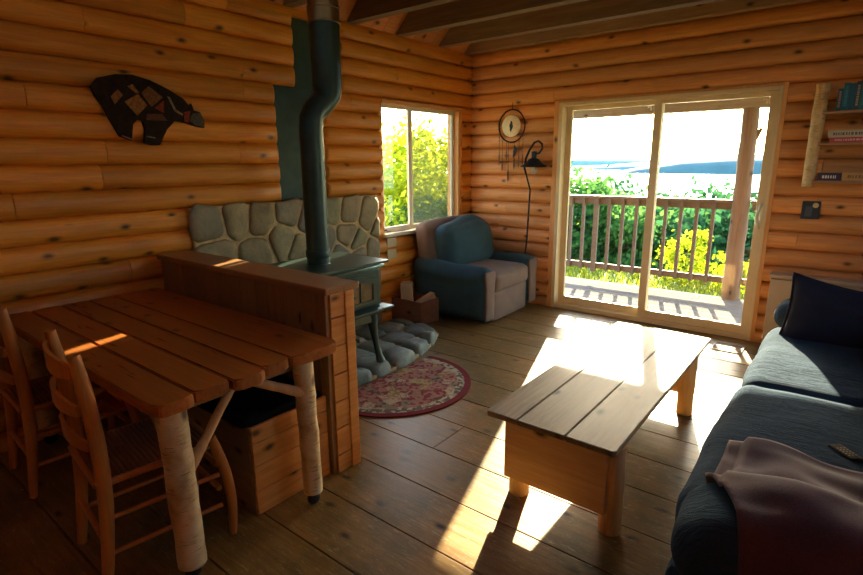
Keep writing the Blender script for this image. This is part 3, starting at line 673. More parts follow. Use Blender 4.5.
# ------------------------------------------------------------------ armchair
ac = thing('armchair', 'rounded blue green upholstered armchair in the corner under the window', 'armchair', (.51, 4.53, 0), .02)
def soft(root, name, size, r, loc, mat, puff=(0, 0, 0), nz=.006, rot=None, cuts=12, seed=1, ns=3.0, par=None):
    bm = softbox(size, r, puff, nz, ns, cuts, seed)
    return finish(name, bm, mat, par or root, 180, loc, rot)
soft(ac, 'base', (.76, .84, .30), .04, (.02, 0, .165), M['arm'], (0, 0, 0), .004)
for sgn in (-1, 1):
    bm = softbox((.84, .19, .50), .05, (0, .015, 0), .004, 3, 12, 3)
    for v in bm.verts:
        if v.co.z > .08: v.co.y = v.co.y * (1 + .28 * min(1, (v.co.z - .08) / .12))
        v.co.z -= .06 * max(0, (v.co.z - .08) / .17) * (abs(v.co.y) / .12) ** 2
        v.co.z += .05 * max(0, -v.co.x) / .42 * max(0, v.co.z / .25)
    a = finish('armrest', bm, M['arm'], ac, 180, (.0, sgn * .435, .32))
    bm = softbox((.03, .15, .47), .014, (.006, 0, 0), .001)
    for v in bm.verts:
        if v.co.z > .08: v.co.y *= (1 + .28 * min(1, (v.co.z - .08) / .12))
    finish('front_panel', bm, M['armtrim'], a, 180, (.425, 0, -.02))['label'] = 'tan front panel of the armrest'
soft(ac, 'seat_cushion', (.66, .70, .19), .06, (.11, 0, .40), M['armtrim'], (.01, 0, .025))['label'] = 'brownish seat cushion'
soft(ac, 'front_apron', (.05, .68, .29), .02, (.385, 0, .165), M['armtrim'], (.01, 0, 0), .002)
soft(ac, 'backrest', (.20, 1.0, .62), .08, (-.33, .02, .63), M['armtrim'], (.02, 0, .03), .004, (0, -.14, 0))
bm = softbox((.24, .86, .50), .11, (.05, 0, .03), .008, 3, 16, 8)
for v in bm.verts: v.co.z += (-.05 * (v.co.y / .4) ** 2 + .02 * math.sin(v.co.y * 9)) * max(0, v.co.z / .25)
finish('back_cushion', bm, M['arm'], ac, 180, (-.17, .03, .70), (0, -.18, 0))
# ------------------------------------------------------------------ floor lamp
fl_ = thing('floor_lamp', 'black iron floor lamp with a crook top and cone shade behind the armchair', 'floor lamp', (.82, 5.045, 0))
ly = 5.045
bm = BM(); lathe(bm, [(.105, 0), (.105, .012), (.02, .03), (.012, .04)], (.72, ly - .0, 0), 24); part(fl_, 'base', bm, M['iron'], 50)
bm = BM(); tube(bm, [(.72, ly, .03), (.78, ly, .4), (.81, ly, .72), (.823, ly, 1.085), (.829, ly, 1.239), (.79, ly, 1.355), (.755, ly, 1.46), (.768, ly, 1.56), (.81, ly, 1.65), (.86, ly, 1.715), (.905, ly, 1.73), (.945, ly, 1.70), (.95, ly, 1.655), (.92, ly, 1.61), (.87, ly, 1.60), (.85, ly, 1.575)], [.009] * 6 + [.011] * 4 + [.010] * 6, 10)
part(fl_, 'pole', bm, M['iron'], 60)
bm = BM(); lathe(bm, [(.0, .12), (.026, .115), (.026, .05), (.05, .04), (.085, .0), (.135, -.035), (.13, -.038), (.08, -.008), (.03, .03)], (.87, ly - .02, 1.51), 28, False, False); part(fl_, 'lamp_shade', bm, M['iron'], 50)
bm = BM(); lathe(bm, [(.012, .06), (.014, .03), (.028, -.01), (.033, -.04), (.026, -.068), (.001, -.08)], (.87, ly - .02, 1.47), 16, True, False); part(fl_, 'bulb', bm, M['bulb'], 60)
# ------------------------------------------------------------------ dreamcatcher
dc = thing('dream_catcher', 'round dreamcatcher with dark hoop and hanging feathers on the log wall', 'dreamcatcher', (.562, 5.095, 1.89))
n = 30; bm = BM(); pts = [(.562 + .155 * math.cos(2 * PI * k / n), 5.095, 1.892 + .165 * math.sin(2 * PI * k / n)) for k in range(n + 1)]; tube(bm, pts, .007, 8, False)
for k in range(40):
    a = 2 * PI * k / 40; tube(bm, [(.562 + .158 * math.cos(a), 5.083, 1.892 + .168 * math.sin(a)), (.562 + .152 * math.cos(a + .12), 5.106, 1.892 + .162 * math.sin(a + .12))], .004, 5)
part(dc, 'hoop', bm, M['iron'], 60)
bm = BM(); lathe(bm, [(.0001, 0), (.108, 0), (.112, .004), (.108, .008), (.0001, .008)], (0, 0, 0), 32, False, False)
bmesh.ops.rotate(bm, verts=bm.verts, matrix=Matrix.Rotation(PI / 2, 3, 'X')); bmesh.ops.translate(bm, verts=bm.verts, vec=(.558, 5.094, 1.893)); part(dc, 'disc', bm, plain('cream_rawhide', (.85, .76, .54), .8, var=.15, scale=60), 50)
bm = BM(); prism(bm, [(.548, 5.082, 1.85), (.556, 5.082, 1.83), (.57, 5.082, 1.86), (.582, 5.082, 1.885), (.574, 5.082, 1.91), (.568, 5.082, 1.94), (.556, 5.082, 1.945), (.55, 5.082, 1.92), (.54, 5.082, 1.90), (.545, 5.082, 1.88)], (0, .004, 0)); part(dc, 'figure', bm, M['iron'])
bm = BM(); tube(bm, [(.562, 5.095, 2.055), (.562, 5.105, 2.13)], .003, 6); part(dc, 'hanging_cord', bm, M['iron'])
M['feather'] = plain('brown_feather', (.16, .09, .055), .8)
for (x, z0, z1, w) in ((.415, 1.84, 1.50, .004), (.455, 1.80, 1.44, .004), (.53, 1.74, 1.33, .006), (.505, 1.75, 1.55, .004), (.60, 1.74, 1.46, .005), (.655, 1.77, 1.48, .004), (.70, 1.82, 1.50, .004)):
    bm = BM(); tube(bm, [(x, 5.095, z0), (x, 5.095, (z0 + z1) / 2), (x, 5.095, z1)], [.002, .0025, .003], 6)
    prism(bm, [(x, 5.094, z1 + .13), (x + w * 2, 5.094, z1 + .08), (x + w * 2, 5.094, z1 + .02), (x, 5.094, z1 - .02), (x - w * 2, 5.094, z1 + .02), (x - w * 2, 5.094, z1 + .08)], (0, .002, 0)); part(dc, 'feather_strand', bm, M['feather'])
bm = BM(); prism(bm, [(.60, 5.09, 1.70), (.64, 5.09, 1.66), (.62, 5.09, 1.60), (.585, 5.09, 1.56), (.59, 5.09, 1.64)], (0, .004, 0)); part(dc, 'feather', bm, M['iron'])
# ------------------------------------------------------------------ bear wall art
ba = thing('bear_wall_art', 'dark patchwork bear silhouette hung on the log wall above the dining table', 'wall art', (.05, 1.6, 1.85))
M['bear'] = plain('dark_patchwork_metal', (.022, .011, .007), .7, .0, .15, .6, 40, .2)
bp = [(1.286, 1.959), (1.329, 2.009), (1.424, 2.038), (1.520, 2.045), (1.618, 2.026), (1.718, 1.986), (1.811, 1.937), (1.846, 1.898), (1.865, 1.910), (1.878, 1.868), (1.918, 1.860), (1.942, 1.807), (1.937, 1.762), (1.896, 1.766), (1.805, 1.789), (1.744, 1.796), (1.688, 1.741), (1.632, 1.646), (1.590, 1.645), (1.540, 1.659), (1.555, 1.736), (1.546, 1.786), (1.516, 1.792), (1.488, 1.763), (1.470, 1.668), (1.405, 1.691), (1.362, 1.786), (1.335, 1.861), (1.305, 1.905)]
bm = BM(); prism(bm, [(.042, y, z) for y, z in bp], (.02, 0, 0)); bo = part(ba, 'body', bm, M['bear'])
for nm, col, pl in (('ochre_patch', (.42, .20, .06), [(1.456, 1.889), (1.536, 1.939), (1.583, 1.879), (1.519, 1.815)]), ('brown_patch', (.30, .13, .045), [(1.557, 1.946), (1.603, 1.990), (1.684, 1.932), (1.608, 1.871)]),
                    ('red_patch', (.40, .055, .02), [(1.628, 1.867), (1.687, 1.912), (1.678, 1.840)]), ('ochre_patch', (.38, .15, .04), [(1.383, 1.912), (1.426, 1.954), (1.451, 1.927), (1.401, 1.870)]),
                    ('red_patch', (.33, .05, .03), [(1.807, 1.853), (1.850, 1.862), (1.833, 1.79), (1.806, 1.794)]), ('muzzle_patch', (.13, .11, .08), [(1.864, 1.846), (1.916, 1.857), (1.938, 1.807), (1.933, 1.768), (1.873, 1.776), (1.841, 1.801)]),
                    ('cream_strip', (.40, .28, .15), [(1.712, 1.940), (1.728, 1.936), (1.757, 1.866), (1.80, 1.842), (1.797, 1.830), (1.748, 1.853)]), ('brown_patch', (.20, .07, .04), [(1.577, 1.828), (1.667, 1.834), (1.694, 1.794), (1.567, 1.792)]),
                    ('ochre_patch', (.45, .20, .06), [(1.482, 1.978), (1.513, 1.991), (1.546, 1.945), (1.526, 1.943)]), ('cream_strip', (.35, .25, .18), [(1.556, 1.70), (1.606, 1.693), (1.609, 1.685), (1.556, 1.692)]), ('cream_strip', (.35, .25, .18), [(1.416, 1.70), (1.466, 1.681), (1.464, 1.673), (1.416, 1.692)])):
    bm = BM(); prism(bm, [(.062, y, z) for y, z in pl], (.004, 0, 0)); part(ba, nm, bm, plain('patch', tuple(v * .7 for v in col), .7, .0, .2, .5, 60, .2))
# ------------------------------------------------------------------ outlets below window
for (z, lab) in ((.775, 'upper tan cover plate under the window sill'), (.665, 'lower tan cover plate under the window sill')):
    t = thing('wall_plate', lab, 'cover plate', (.035, 3.76, z), 0, 'cover plates under the window')
    bm = BM(); box(bm, 0.0, .012, -.075, .055, -.045, .045, .004); finish('plate', bm, M['ivory'], t)
    bm = BM(); tube(bm, [(.011, -.01, .0), (.0145, -.01, .0)], .005, 8); finish('screw', bm, M['vinyl'], t)
# ------------------------------------------------------------------ thermostat, heater, shelf
th = thing('thermostat', 'small dark thermostat with a pale yellow dial below the bookshelf', 'thermostat', (3.245, YB - .03, 1.14))
bm = BM(); box(bm, -.06, .06, -.025, .0, -.07, .07, .008); finish('case', bm, plain('dark_teal_plastic', (.03, .045, .06), .5), th)
bm = BM(); lathe(bm, [(.0001, 0), (.02, 0), (.018, .008), (.0001, .008)], (0, 0, 0), 20, False, False); bmesh.ops.rotate(bm, verts=bm.verts, matrix=Matrix.Rotation(PI / 2, 3, 'X')); bmesh.ops.translate(bm, verts=bm.verts, vec=(.028, -.025, .038)); finish('dial', bm, plain('yellow_dial', (.62, .55, .28), .4), th, 50)
bm = BM(); box(bm, -.035, .01, -.028, -.024, -.05, .03, .001); finish('display', bm, plain('grey_display', (.07, .10, .13), .3), th)
ht = thing('wall_heater', 'wide cream enamel wall heater behind the sofa', 'heater', (3.6, 5.05, 0))
bm = BM(); box(bm, 3.055, 4.30, 4.985, 5.125, 0.0, .59, .006); part(ht, 'cabinet', bm, M['cream'])
bm = BM(); box(bm, 3.045, 4.31, 4.972, 5.125, .605, .628, .004); box(bm, 3.06, 4.29, 5.0, 5.12, .588, .607); part(ht, 'top_panel', bm, M['cream'])
bs = thing('bookshelf', 'hanging bookshelf with a birch log side and wooden shelves on the log wall', 'bookshelf', (3.6, 5.03, 1.36))
bm = BM(); p, q = knotty((3.205, 4.985, 1.325), (3.213, 4.985, 2.06), .038, .045, 12, 9, .08); tube(bm, p, q, 18); part(bs, 'log_side', bm, M['birch'], 60)['label'] = 'birch log side'
bm = BM(); p, q = knotty((4.42, 4.985, 1.325), (4.42, 4.985, 2.06), .038, .045, 12, 19, .08); tube(bm, p, q, 18); part(bs, 'log_side', bm, M['birch'], 60)
M['shelfw'] = wood('shelf_board', (.30, .16, .09), (.46, .27, .16), 'x', .5, .1, False)
for z in (1.846, 1.625, 1.352):
    bm = BM(); box(bm, 3.235, 4.40, 4.94, 5.11, z, z + .02, .003); part(bs, 'shelf', bm, M['shelfw'])
def book(x0, x1, y0, y1, z0, z1, col, lab, lay=False, grp='books on the shelf', text=None):
    t = thing('book', lab, 'book', ((x0 + x1) / 2, (y0 + y1) / 2, z0), 0, grp)
    w, d, h = (x1 - x0), (y1 - y0), (z1 - z0); mc = plain('book_cover', col, .45, var=.08)
    bm = BM()
    if not lay:
        box(bm, -w / 2, w / 2, -d / 2, -d / 2 + .003, 0, h); box(bm, -w / 2, -w / 2 + .003, -d / 2 + .003, d / 2, 0, h); box(bm, w / 2 - .003, w / 2, -d / 2 + .003, d / 2, 0, h)
        pg = (-w / 2 + .003, w / 2 - .003, -d / 2 + .003, d / 2 - .004, .004, h - .004)
    else:
        box(bm, -w / 2, w / 2, -d / 2, -d / 2 + .003, 0, h); box(bm, -w / 2, w / 2, -d / 2 + .003, d / 2, 0, .003); box(bm, -w / 2, w / 2, -d / 2 + .003, d / 2, h - .003, h)
        pg = (-w / 2 + .004, w / 2 - .004, -d / 2 + .003, d / 2 - .004, .003, h - .003)
    finish('cover', bm, mc, t); bm = BM(); box(bm, *pg); finish('pages', bm, plain('paper', (.6, .55, .45), .8), t)
    if text:
        bm = BM(); rb = random.Random(len(lab) * 7 + int(x0 * 100))
        if lay:
            x = -w / 2 + .03
            while x < w / 2 - .03:
                l = rb.uniform(.005, .014); box(bm, x, x + l, -d / 2 - .001, -d / 2, h * .3, h * .68); x += l + rb.uniform(.003, .008)
        else:
            z = h * .15
            while z < h * .85: l = rb.uniform(.006, .013); box(bm, -w * .22, w * .22, -d / 2 - .001, -d / 2, z, z + l); z += l + rb.uniform(.003, .006)
        finish('spine_lettering', bm, plain('lettering', text, .5), t)
zs = 1.8665
book(3.305, 3.335, 4.96, 5.10, zs, zs + .15, (.02, .10, .17), 'short dark blue book, first upright beside the birch log side', text=(.5, .25, .2))
book(3.337, 3.372, 4.955, 5.10, zs, zs + .185, (.02, .16, .26), 'teal blue upright book next to the short dark blue one', text=(.05, .3, .42))
book(3.374, 3.404, 4.955, 5.10, zs, zs + .18, (.02, .12, .22), 'dark teal upright book left of the white lettered one')
book(3.406, 3.436, 4.955, 5.10, zs, zs + .19, (.05, .10, .14), 'upright book with pale lettering on its dark spine', text=(.55, .42, .34))
book(3.438, 3.475, 4.955, 5.10, zs, zs + .20, (.02, .20, .24), 'green teal upright book at the right edge of the picture', text=(.1, .35, .35))
zs = 1.6455
book(3.30, 3.62, 4.95, 5.10, zs, zs + .034, (.50, .06, .08), 'red flat book lying on the middle shelf under the cream one', True, text=(.7, .5, .45))
book(3.285, 3.60, 4.955, 5.10, zs + .0345, zs + .085, (.55, .47, .36), 'thick cream flat book lying on top of the red one', True, text=(.12, .12, .12))
zs = 1.3725
book(3.26, 3.405, 4.95, 5.08, zs, zs + .055, (.05, .035, .07), 'dark flat box with white lettering on the bottom shelf', True, text=(.75, .7, .65))
book(3.41, 3.66, 4.95, 5.08, zs, zs + .062, (.50, .30, .12), 'tan flat box on the bottom shelf beside the dark one', True, text=(.22, .12, .06))
# ------------------------------------------------------------------ floor vent
fv = thing('floor_vent', 'small brown floor register by the sliding door', 'floor vent', (2.84, 4.81, 0))
bm = BM(); box(bm, -.10, .10, -.10, .10, .0005, .003); finish('pan', bm, M['chink'], fv)
bm = BM()
for a in (-.115, .10): box(bm, a, a + .015, -.115, .115, .0005, .008, .001); box(bm, -.10, .10, a, a + .015, .0005, .008, .001)
for k in range(9): box(bm, -.10, .10, -.09 + k * .021, -.082 + k * .021, .001, .007)
finish('grille', bm, M['beamy'], fv)
# ------------------------------------------------------------------ coffee table
ct = thing('coffee_table', 'low plank coffee table on round log legs in the sunlight', 'coffee table', (2.61, 2.75, 0), 0)
bm = BM()
xs = [2.315, 2.475, 2.70, 2.912]
for i in range(3):
    t_ = bmesh.new(); a, b = xs[i] + .002, xs[i + 1] - .002
    pts = [(a + (.012 if i == 0 else 0), 1.885, .405), (b - (.012 if i == 2 else 0), 1.885, .405)]
    if i == 2: pts += [(b, 1.897, .405), (b, 3.59, .405)]
    else: pts += [(b, 3.60, .405)]
    pts += [(a, 3.60, .405)]
    if i == 0: pts += [(a, 1.897, .405)]
    prism(t_, pts, (0, 0, .025)); bmesh.ops.bevel(t_, geom=t_.edges[:], offset=.003, segments=2, affect='EDGES'); merge(bm, t_)
part(ct, 'tabletop', bm, M['coffee'], 40)
bm = BM(); box(bm, 2.39, 2.865, 1.935, 1.957, .10, .404, .004); part(ct, 'end_board', bm, M['cboard'])
bm = BM(); box(bm, 2.39, 2.865, 3.39, 3.412, .10, .404, .004); part(ct, 'end_board', bm, M['cboard'])
for x, y, sd in ((2.437, 2.003, 1), (2.875, 1.995, 2), (2.85, 3.34, 3), (2.437, 3.34, 4)):
    bm = BM(); p, q = knotty((x, y, 0), (x, y, .404), .047, .046, 9, sd, .06); tube(bm, p, q, 18); part(ct, 'leg', bm, M['peeled'], 60)
# ------------------------------------------------------------------ sofa
so = thing('sofa', 'long dark blue grey sofa with rounded arms along the right side', 'sofa', (3.65, 2.9, 0))
def S(name, c, size, r, mat=M['sofa'], puff=(0, 0, 0), nz=.006, rot=None, cuts=14, seed=1, ns=3.0):
    bm = softbox(size, r, puff, nz, ns, cuts, seed); return finish(name, bm, mat, so, 180, Vector(c) - so.location, rot)
S('base', (3.72, 2.9, .17), (.98, 2.96, .27), .03)
S('seat_cushion', (3.60, 3.46, .375), (.84, 1.20, .19), .075, puff=(.012, 0, .02), nz=.012, seed=2, cuts=24)
S('seat_cushion', (3.60, 2.27, .375), (.86, 1.19, .20), .075, puff=(.012, 0, .022), nz=.012, seed=5, cuts=24)
S('backrest', (4.13, 2.9, .50), (.26, 2.9, .78), .10)
S('back_cushion', (3.95, 3.40, .62), (.24, 1.05, .42), .10, puff=(.03, 0, .02), rot=(0, .18, 0)); S('back_cushion', (3.95, 2.32, .62), (.24, 1.05, .42), .10, puff=(.03, 0, .02), rot=(0, .18, 0), seed=4)
for yc, sd in ((1.50, 6), (4.27, 7)):
    bm = softbox((1.00, .40 if sd == 6 else .34, .24), .115, (.02, .0, .01), .012, 4, 18, sd); finish('arm_cushion', bm, M['sofa'], so, 180, Vector((3.735, yc, .50) if sd == 6 else (3.70, 4.22, .505)) - so.location)
    bm = softbox((.96, .30, .44), .04, (.0, .0, .0), .004, 3, 10, sd); finish('armrest', bm, M['sofa'], so, 180, Vector((3.71, yc, .235)) - so.location)
for x in (3.29, 4.15):
    for y in (1.5, 4.3):
        bm = BM(); tube(bm, [(x, y, 0), (x, y, .05)], [.02, .026], 10); finish('foot', bm, M['black'], so, 60, -so.location)
# pillows: large one leaning on the far arm, lit rim one behind
def pillow(name, lab, size, loc, rot, mat, seed):
    bm = bmesh.new(); n = 26; w, h, t = size; vs = {}
    for side in (1, -1):
        for i in range(n + 1):
            for j in range(n + 1):
                u, v = -1 + 2 * i / n, -1 + 2 * j / n; edge = i in (0, n) or j in (0, n)
                if side == -1 and edge: vs[(side, i, j)] = vs[(1, i, j)]; continue
                th = ((1 - u ** 4) * (1 - v ** 4)) ** .55 * t / 2
                pin = 1 - .07 * (1 - abs(u * v)) 
                x = u * w / 2 * (1 - .06 * (1 - v * v)); z = v * h / 2 * (1 - (.20 if v > 0 else .06) * (1 - u * u))
                y = side * th + (.018 * noise.noise(Vector((u * 2, v * 2, seed + side))) + .008 * noise.noise(Vector((u * 6, v * 6, seed)))) * (0 if edge else 1) + .01 * noise.noise(Vector((u * 3, v * 3, seed)))
                vs[(side, i, j)] = bm.verts.new((x, y, z))
    for side in (1, -1):
        for i in range(n):
            for j in range(n):
                q = [vs[(side, i, j)], vs[(side, i + 1, j)], vs[(side, i + 1, j + 1)], vs[(side, i, j + 1)]]
                if side == -1: q = q[::-1]
                bm.faces.new(q)
    edge = [vs[(1, i, 0)].co.copy() for i in range(n)] + [vs[(1, n, j)].co.copy() for j in range(n)] + [vs[(1, i, n)].co.copy() for i in range(n, 0, -1)] + [vs[(1, 0, j)].co.copy() for j in range(n, -1, -1)]
    t_ = thing(name, lab, 'pillow', loc, 0, 'throw pillows on the sofa'); t_.rotation_euler = rot
    finish('pillow_body', bm, mat, t_, 180); bm = BM(); tube(bm, edge, .007, 7, False); finish('piping', bm, mat, t_, 180)
    return t_
pillow('throw_pillow', 'large dark navy throw pillow with a pointed corner at the far sofa end', (.80, .47, .20), (3.65, 3.84, .585), (-.34, .10, .05), M['pillow'], 3)
# far arm has a crumpled dark throw pillow wedged between
# ------------------------------------------------------------------ fleece throw over near arm
bm = BM(); nx, ny = 70, 60; g = {}
for i in range(nx + 1):
    for j in range(ny + 1):
        u, v = i / nx, j / ny
        x = 3.262 + .90 * u; y = 1.27 + .80 * v
        if u < .17: y = max(y, 1.27 + .36 * (1 - u / .17) ** .7)
        ya = (y - 1.50) / .20
        zarm = .622 + .012 - .10 * max(0, abs(ya) - .35) ** 1.7 * 2.2 if abs(ya) < 1.25 else .3
        zseat = .515
        z = max(zarm, zseat) if y > 1.5 else zarm
        z += .006 + .016 * (noise.noise(Vector((x * 7, y * 9, 2))) + .5) + .034 * (noise.noise(Vector((x * 4 + y * 3, y * 5, 7))) + .35) * min(1, u * 4) + .03 * math.exp(-((y - 1.66) / .1) ** 2) * min(1, u * 3)
        if u < .06: z -= .02
        g[i, j] = bm.verts.new((x, y, z))
for i in range(nx):
    for j in range(ny):
        try: bm.faces.new((g[i, j], g[i + 1, j], g[i + 1, j + 1], g[i, j + 1]))
        except ValueError: pass
bmesh.ops.remove_doubles(bm, verts=bm.verts, dist=.0005)
bm.normal_update(); bmesh.ops.solidify(bm, geom=bm.faces[:], thickness=-.012)
tag(finish('fleece_throw', bm, M['throw'], None, 180), 'mauve fleece throw draped over the near arm of the sofa', 'blanket')
rc = thing('remote_control', 'black remote control lying on the near sofa seat cushion', 'remote control', (3.60, 2.27, .487), .75)
rc.scale = (1.1, .62, 1)
bm = BM(); box(bm, -.022, .022, -.085, .085, .0, .018, .006); finish('body', bm, M['black'], rc)
bm = BM()
for i in range(3):
    for j in range(5): tube(bm, [(-.012 + i * .012, -.05 + j * .02, .017), (-.012 + i * .012, -.05 + j * .02, .0195)], .0035, 8)
finish('buttons', bm, M['cream'], rc)

# ================================================================== outdoors
bm = BM(); y = YB + .13
while y < 7.06:
    x = -0.2
    while x < 5.4: L = min(2.4 + R.uniform(-.3, .3), 5.4 - x); box(bm, x + .001, x + L - .001, y + .003, y + .137, -.135, -.10, .002); x += L
    y += .14
struct(finish('floor_porch', bm, M['deck']))
bm = BM(); box(bm, -.2, 5.4, 7.02, 7.06, -.40, -.136); struct(finish('trim_porch', bm, M['rail']))
rl = thing('porch_railing', 'brown wooden porch railing with square balusters across the view', 'railing', (1.5, 7.12, -.1))
bm = BM(); box(bm, -.12, 2.40, 7.05, 7.19, 1.035, 1.07, .005); box(bm, 2.58, 5.3, 7.05, 7.19, 1.035, 1.07, .005); box(bm, -.12, 2.39, 7.10, 7.14, .955, 1.035, .003); box(bm, 2.59, 5.3, 7.10, 7.14, .955, 1.035, .003); part(rl, 'top_rail', bm, M['rail'])
bm = BM(); box(bm, -.12, 2.40, 7.10, 7.14, .07, .145, .003); box(bm, 2.58, 5.3, 7.10, 7.14, .07, .145, .003); part(rl, 'bottom_rail', bm, M['rail'])
x = -1.38 + .179 * 7
while x < 5.2:
    if not 2.36 < x < 2.62:
        bm = BM(); w = .032 if abs(x - .77) < .05 else .019; box(bm, x - w, x + w, 7.055, 7.10, .03 if w > .02 else .06, 1.034, .002); part(rl, 'baluster', bm, M['rail'])
    x += .179
bm = BM(); p, q = knotty((2.485, 7.10, -.10), (2.46, 7.10, 2.09), .100, .083, 14, 4, .07); tube(bm, p, q, 20)
tube(bm, [(2.53, 7.10, 1.75), (2.585, 7.10, 1.87)], [.03, .018], 10)
tag(finish('porch_post', bm, M['postwood'], None, 60), 'rough peeled log post holding up the porch roof', 'post')
bm = BM(); box(bm, -.2, 5.4, 7.02, 7.18, 2.085, 2.26, .01); tag(finish('porch_beam', bm, M['beam']), 'dark porch beam across the top of the sliding door view', 'beam')
bm = BM(); x = -.2
while x < 5.4:
    prism(bm, [(x + .002, YB + .12, 2.62), (x + .178, YB + .12, 2.62), (x + .178, 7.45, 2.23), (x + .002, 7.45, 2.23)], (0, 0, .04)); x += .18
struct(finish('ceiling_porch', bm, M['beam']))
# terrain: lawn then slope down to the lake
def ground(x, y):
    d = max(0, y - 11.0); dl = max(0, -x - 3.5) 
    return -.75 - .0 - (d * .34 if d < 60 else 20.4 + (d - 60) * .16) - dl * .10 + .06 * noise.noise(Vector((x * .5, y * .5, 0)))
bm = BM(); g = {}; xsx = [-60, -45, -34, -26, -20, -15, -12, -10, -8, -6.5, -5, -4, -3, -2, -1, 0, 1, 2, 3, 4, 5, 6.5, 8, 10, 13, 17, 22, 30, 40, 60]; ysy = [-14, -8, -4, 0, 2, 4, 5.5, 7, 8, 9, 10, 11, 12, 13.5, 15, 17, 20, 24, 30, 40, 55, 80, 130, 220, 400]
for i, x in enumerate(xsx):
    for j, y in enumerate(ysy): g[i, j] = bm.verts.new((x * (1 if y < 40 else 1 + (y - 40) / 60), y, ground(x, y)))
for i in range(len(xsx) - 1):
    for j in range(len(ysy) - 1): bm.faces.new((g[i, j], g[i + 1, j], g[i + 1, j + 1], g[i, j + 1]))
M['lawn'] = plain('lawn', (.12, .15, .015), .9, var=.35, scale=3, bmp=.3)
gd = finish('lawn', bm, M['lawn'], None, 180); struct(gd)
# grass blades
bm = BM(); rg_ = random.Random(8)
for k in range(9000):
    x = rg_.uniform(-2.6, 4.2); y = 7.5 + 3.6 * rg_.random(); z = ground(x, y) - .01; a = rg_.uniform(0, PI); h = rg_.uniform(.05, .16); w = rg_.uniform(.008, .018)
    dx, dy = math.cos(a) * w, math.sin(a) * w; lx, ly_ = rg_.uniform(-.05, .05), rg_.uniform(-.05, .05)
    bm.faces.new([bm.verts.new(p) for p in ((x - dx, y - dy, z), (x + dx, y + dy, z), (x + lx, y + ly_, z + h))])
M['grass'] = leafmat('grass_blade', (.12, .18, .01), (.32, .32, .03), .5)
tag(finish('grass', bm, M['grass']), 'bright yellow green grass strip just beyond the porch railing', 'grass', kind='stuff')
# lake and hills
bm = BM(); box(bm, -9000, 9000, 120, 9500, -82, -80)
m, nt, b = newmat('lake_water'); b.inputs['Base Color'].default_value = (.05, .12, .16, 1); b.inputs['Roughness'].default_value = .22; b.inputs['Specular IOR Level'].default_value = .9
tc = N(nt, 'ShaderNodeTexCoord'); nn = N(nt, 'ShaderNodeTexNoise', i_Scale=.05, i_Detail=4.0); nt.links.new(tc.outputs['Object'], nn.inputs['Vector']); bump(nt, b, nn.outputs[0], .4, 4.0)
struct(finish('lake', bm, m))
def hill(name, lab, y, x0, x1, hts, col, depth=900):
    bm = BM(); n = len(hts); rings = []
    for i in range(61):
        t = i / 60; f = t * (n - 1); k = min(n - 2, int(f)); h = hts[k] + (hts[k + 1] - hts[k]) * (f - k)
        x = x0 + (x1 - x0) * t; h += 5 * noise.noise(Vector((x * .004, y, 0)))
        rings.append([bm.verts.new((x, y, -82)), bm.verts.new((x, y + depth * .05, -82 + (h + 82) * .45)), bm.verts.new((x, y + depth * .25, -82 + (h + 82) * .85)), bm.verts.new((x, y + depth * .5, h)), bm.verts.new((x, y + depth, -82))])
    for i in range(60):
        for k in range(4): bm.faces.new((rings[i][k], rings[i + 1][k], rings[i + 1][k + 1], rings[i][k + 1]))
    return tag(finish(name, bm, plain(name + '_forest', col, .9, var=.15, scale=.01, bmp=0), None, 180), lab, 'hill')
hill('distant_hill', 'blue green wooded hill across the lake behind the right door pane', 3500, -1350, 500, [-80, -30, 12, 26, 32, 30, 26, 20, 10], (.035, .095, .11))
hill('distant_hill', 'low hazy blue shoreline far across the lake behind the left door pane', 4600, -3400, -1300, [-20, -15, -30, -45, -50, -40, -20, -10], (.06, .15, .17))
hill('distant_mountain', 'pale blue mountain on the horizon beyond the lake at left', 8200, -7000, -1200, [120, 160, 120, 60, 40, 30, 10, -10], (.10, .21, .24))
# trees
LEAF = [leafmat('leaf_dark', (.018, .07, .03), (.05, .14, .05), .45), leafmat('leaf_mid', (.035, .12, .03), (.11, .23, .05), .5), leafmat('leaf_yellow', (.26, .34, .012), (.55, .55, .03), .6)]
def tree_mesh(seed, h, rad, nleaf, ls, trunk_h, lm, low=.25):
    r = random.Random(seed); bt = BM(); pts = [(0, 0, -.5)]; 
    for i in range(1, 7): pts.append((r.uniform(-.05, .05) * h * .3, r.uniform(-.05, .05) * h * .3, h * .92 * i / 6))
    tube(bt, pts, [h * .022 * (1 - .13 * i) for i in range(7)], 9)
    bl = BM(); tips = []
    for k in range(26):
        t = low + (.95 - low) * k / 25; base = Vector(pts[0]).lerp(Vector(pts[-1]), t); a = r.uniform(0, 2 * PI)
        L = rad * (1.15 - .75 * abs(t - .45)) * r.uniform(.7, 1.05); tip = base + Vector((math.cos(a) * L, math.sin(a) * L, L * r.uniform(.1, .55)))
        mid = base.lerp(tip, .5) + Vector((0, 0, -.06 * L)); tube(bt, [base, mid, tip], [h * .007, h * .004, h * .0015], 5); tips += [(mid, L * .38), (tip, L * .36), (base.lerp(tip, .75), L * .40)]
    tips.append((Vector(pts[-1]), rad * .35))
    for k in range(nleaf):
        c, cr = tips[r.randrange(len(tips))]; d = Vector((r.gauss(0, 1), r.gauss(0, 1), r.gauss(0, .8))); p = c + d * cr * .55
        n1 = Vector((r.gauss(0, 1), r.gauss(0, 1), r.gauss(0, 1))).normalized(); n2 = n1.orthogonal().normalized(); s = ls * r.uniform(.6, 1.3)
        bl.faces.new([bl.verts.new(q) for q in (p - n1 * s, p + n2 * s * .55, p + n1 * s, p - n2 * s * .55)])
    return bt, bl
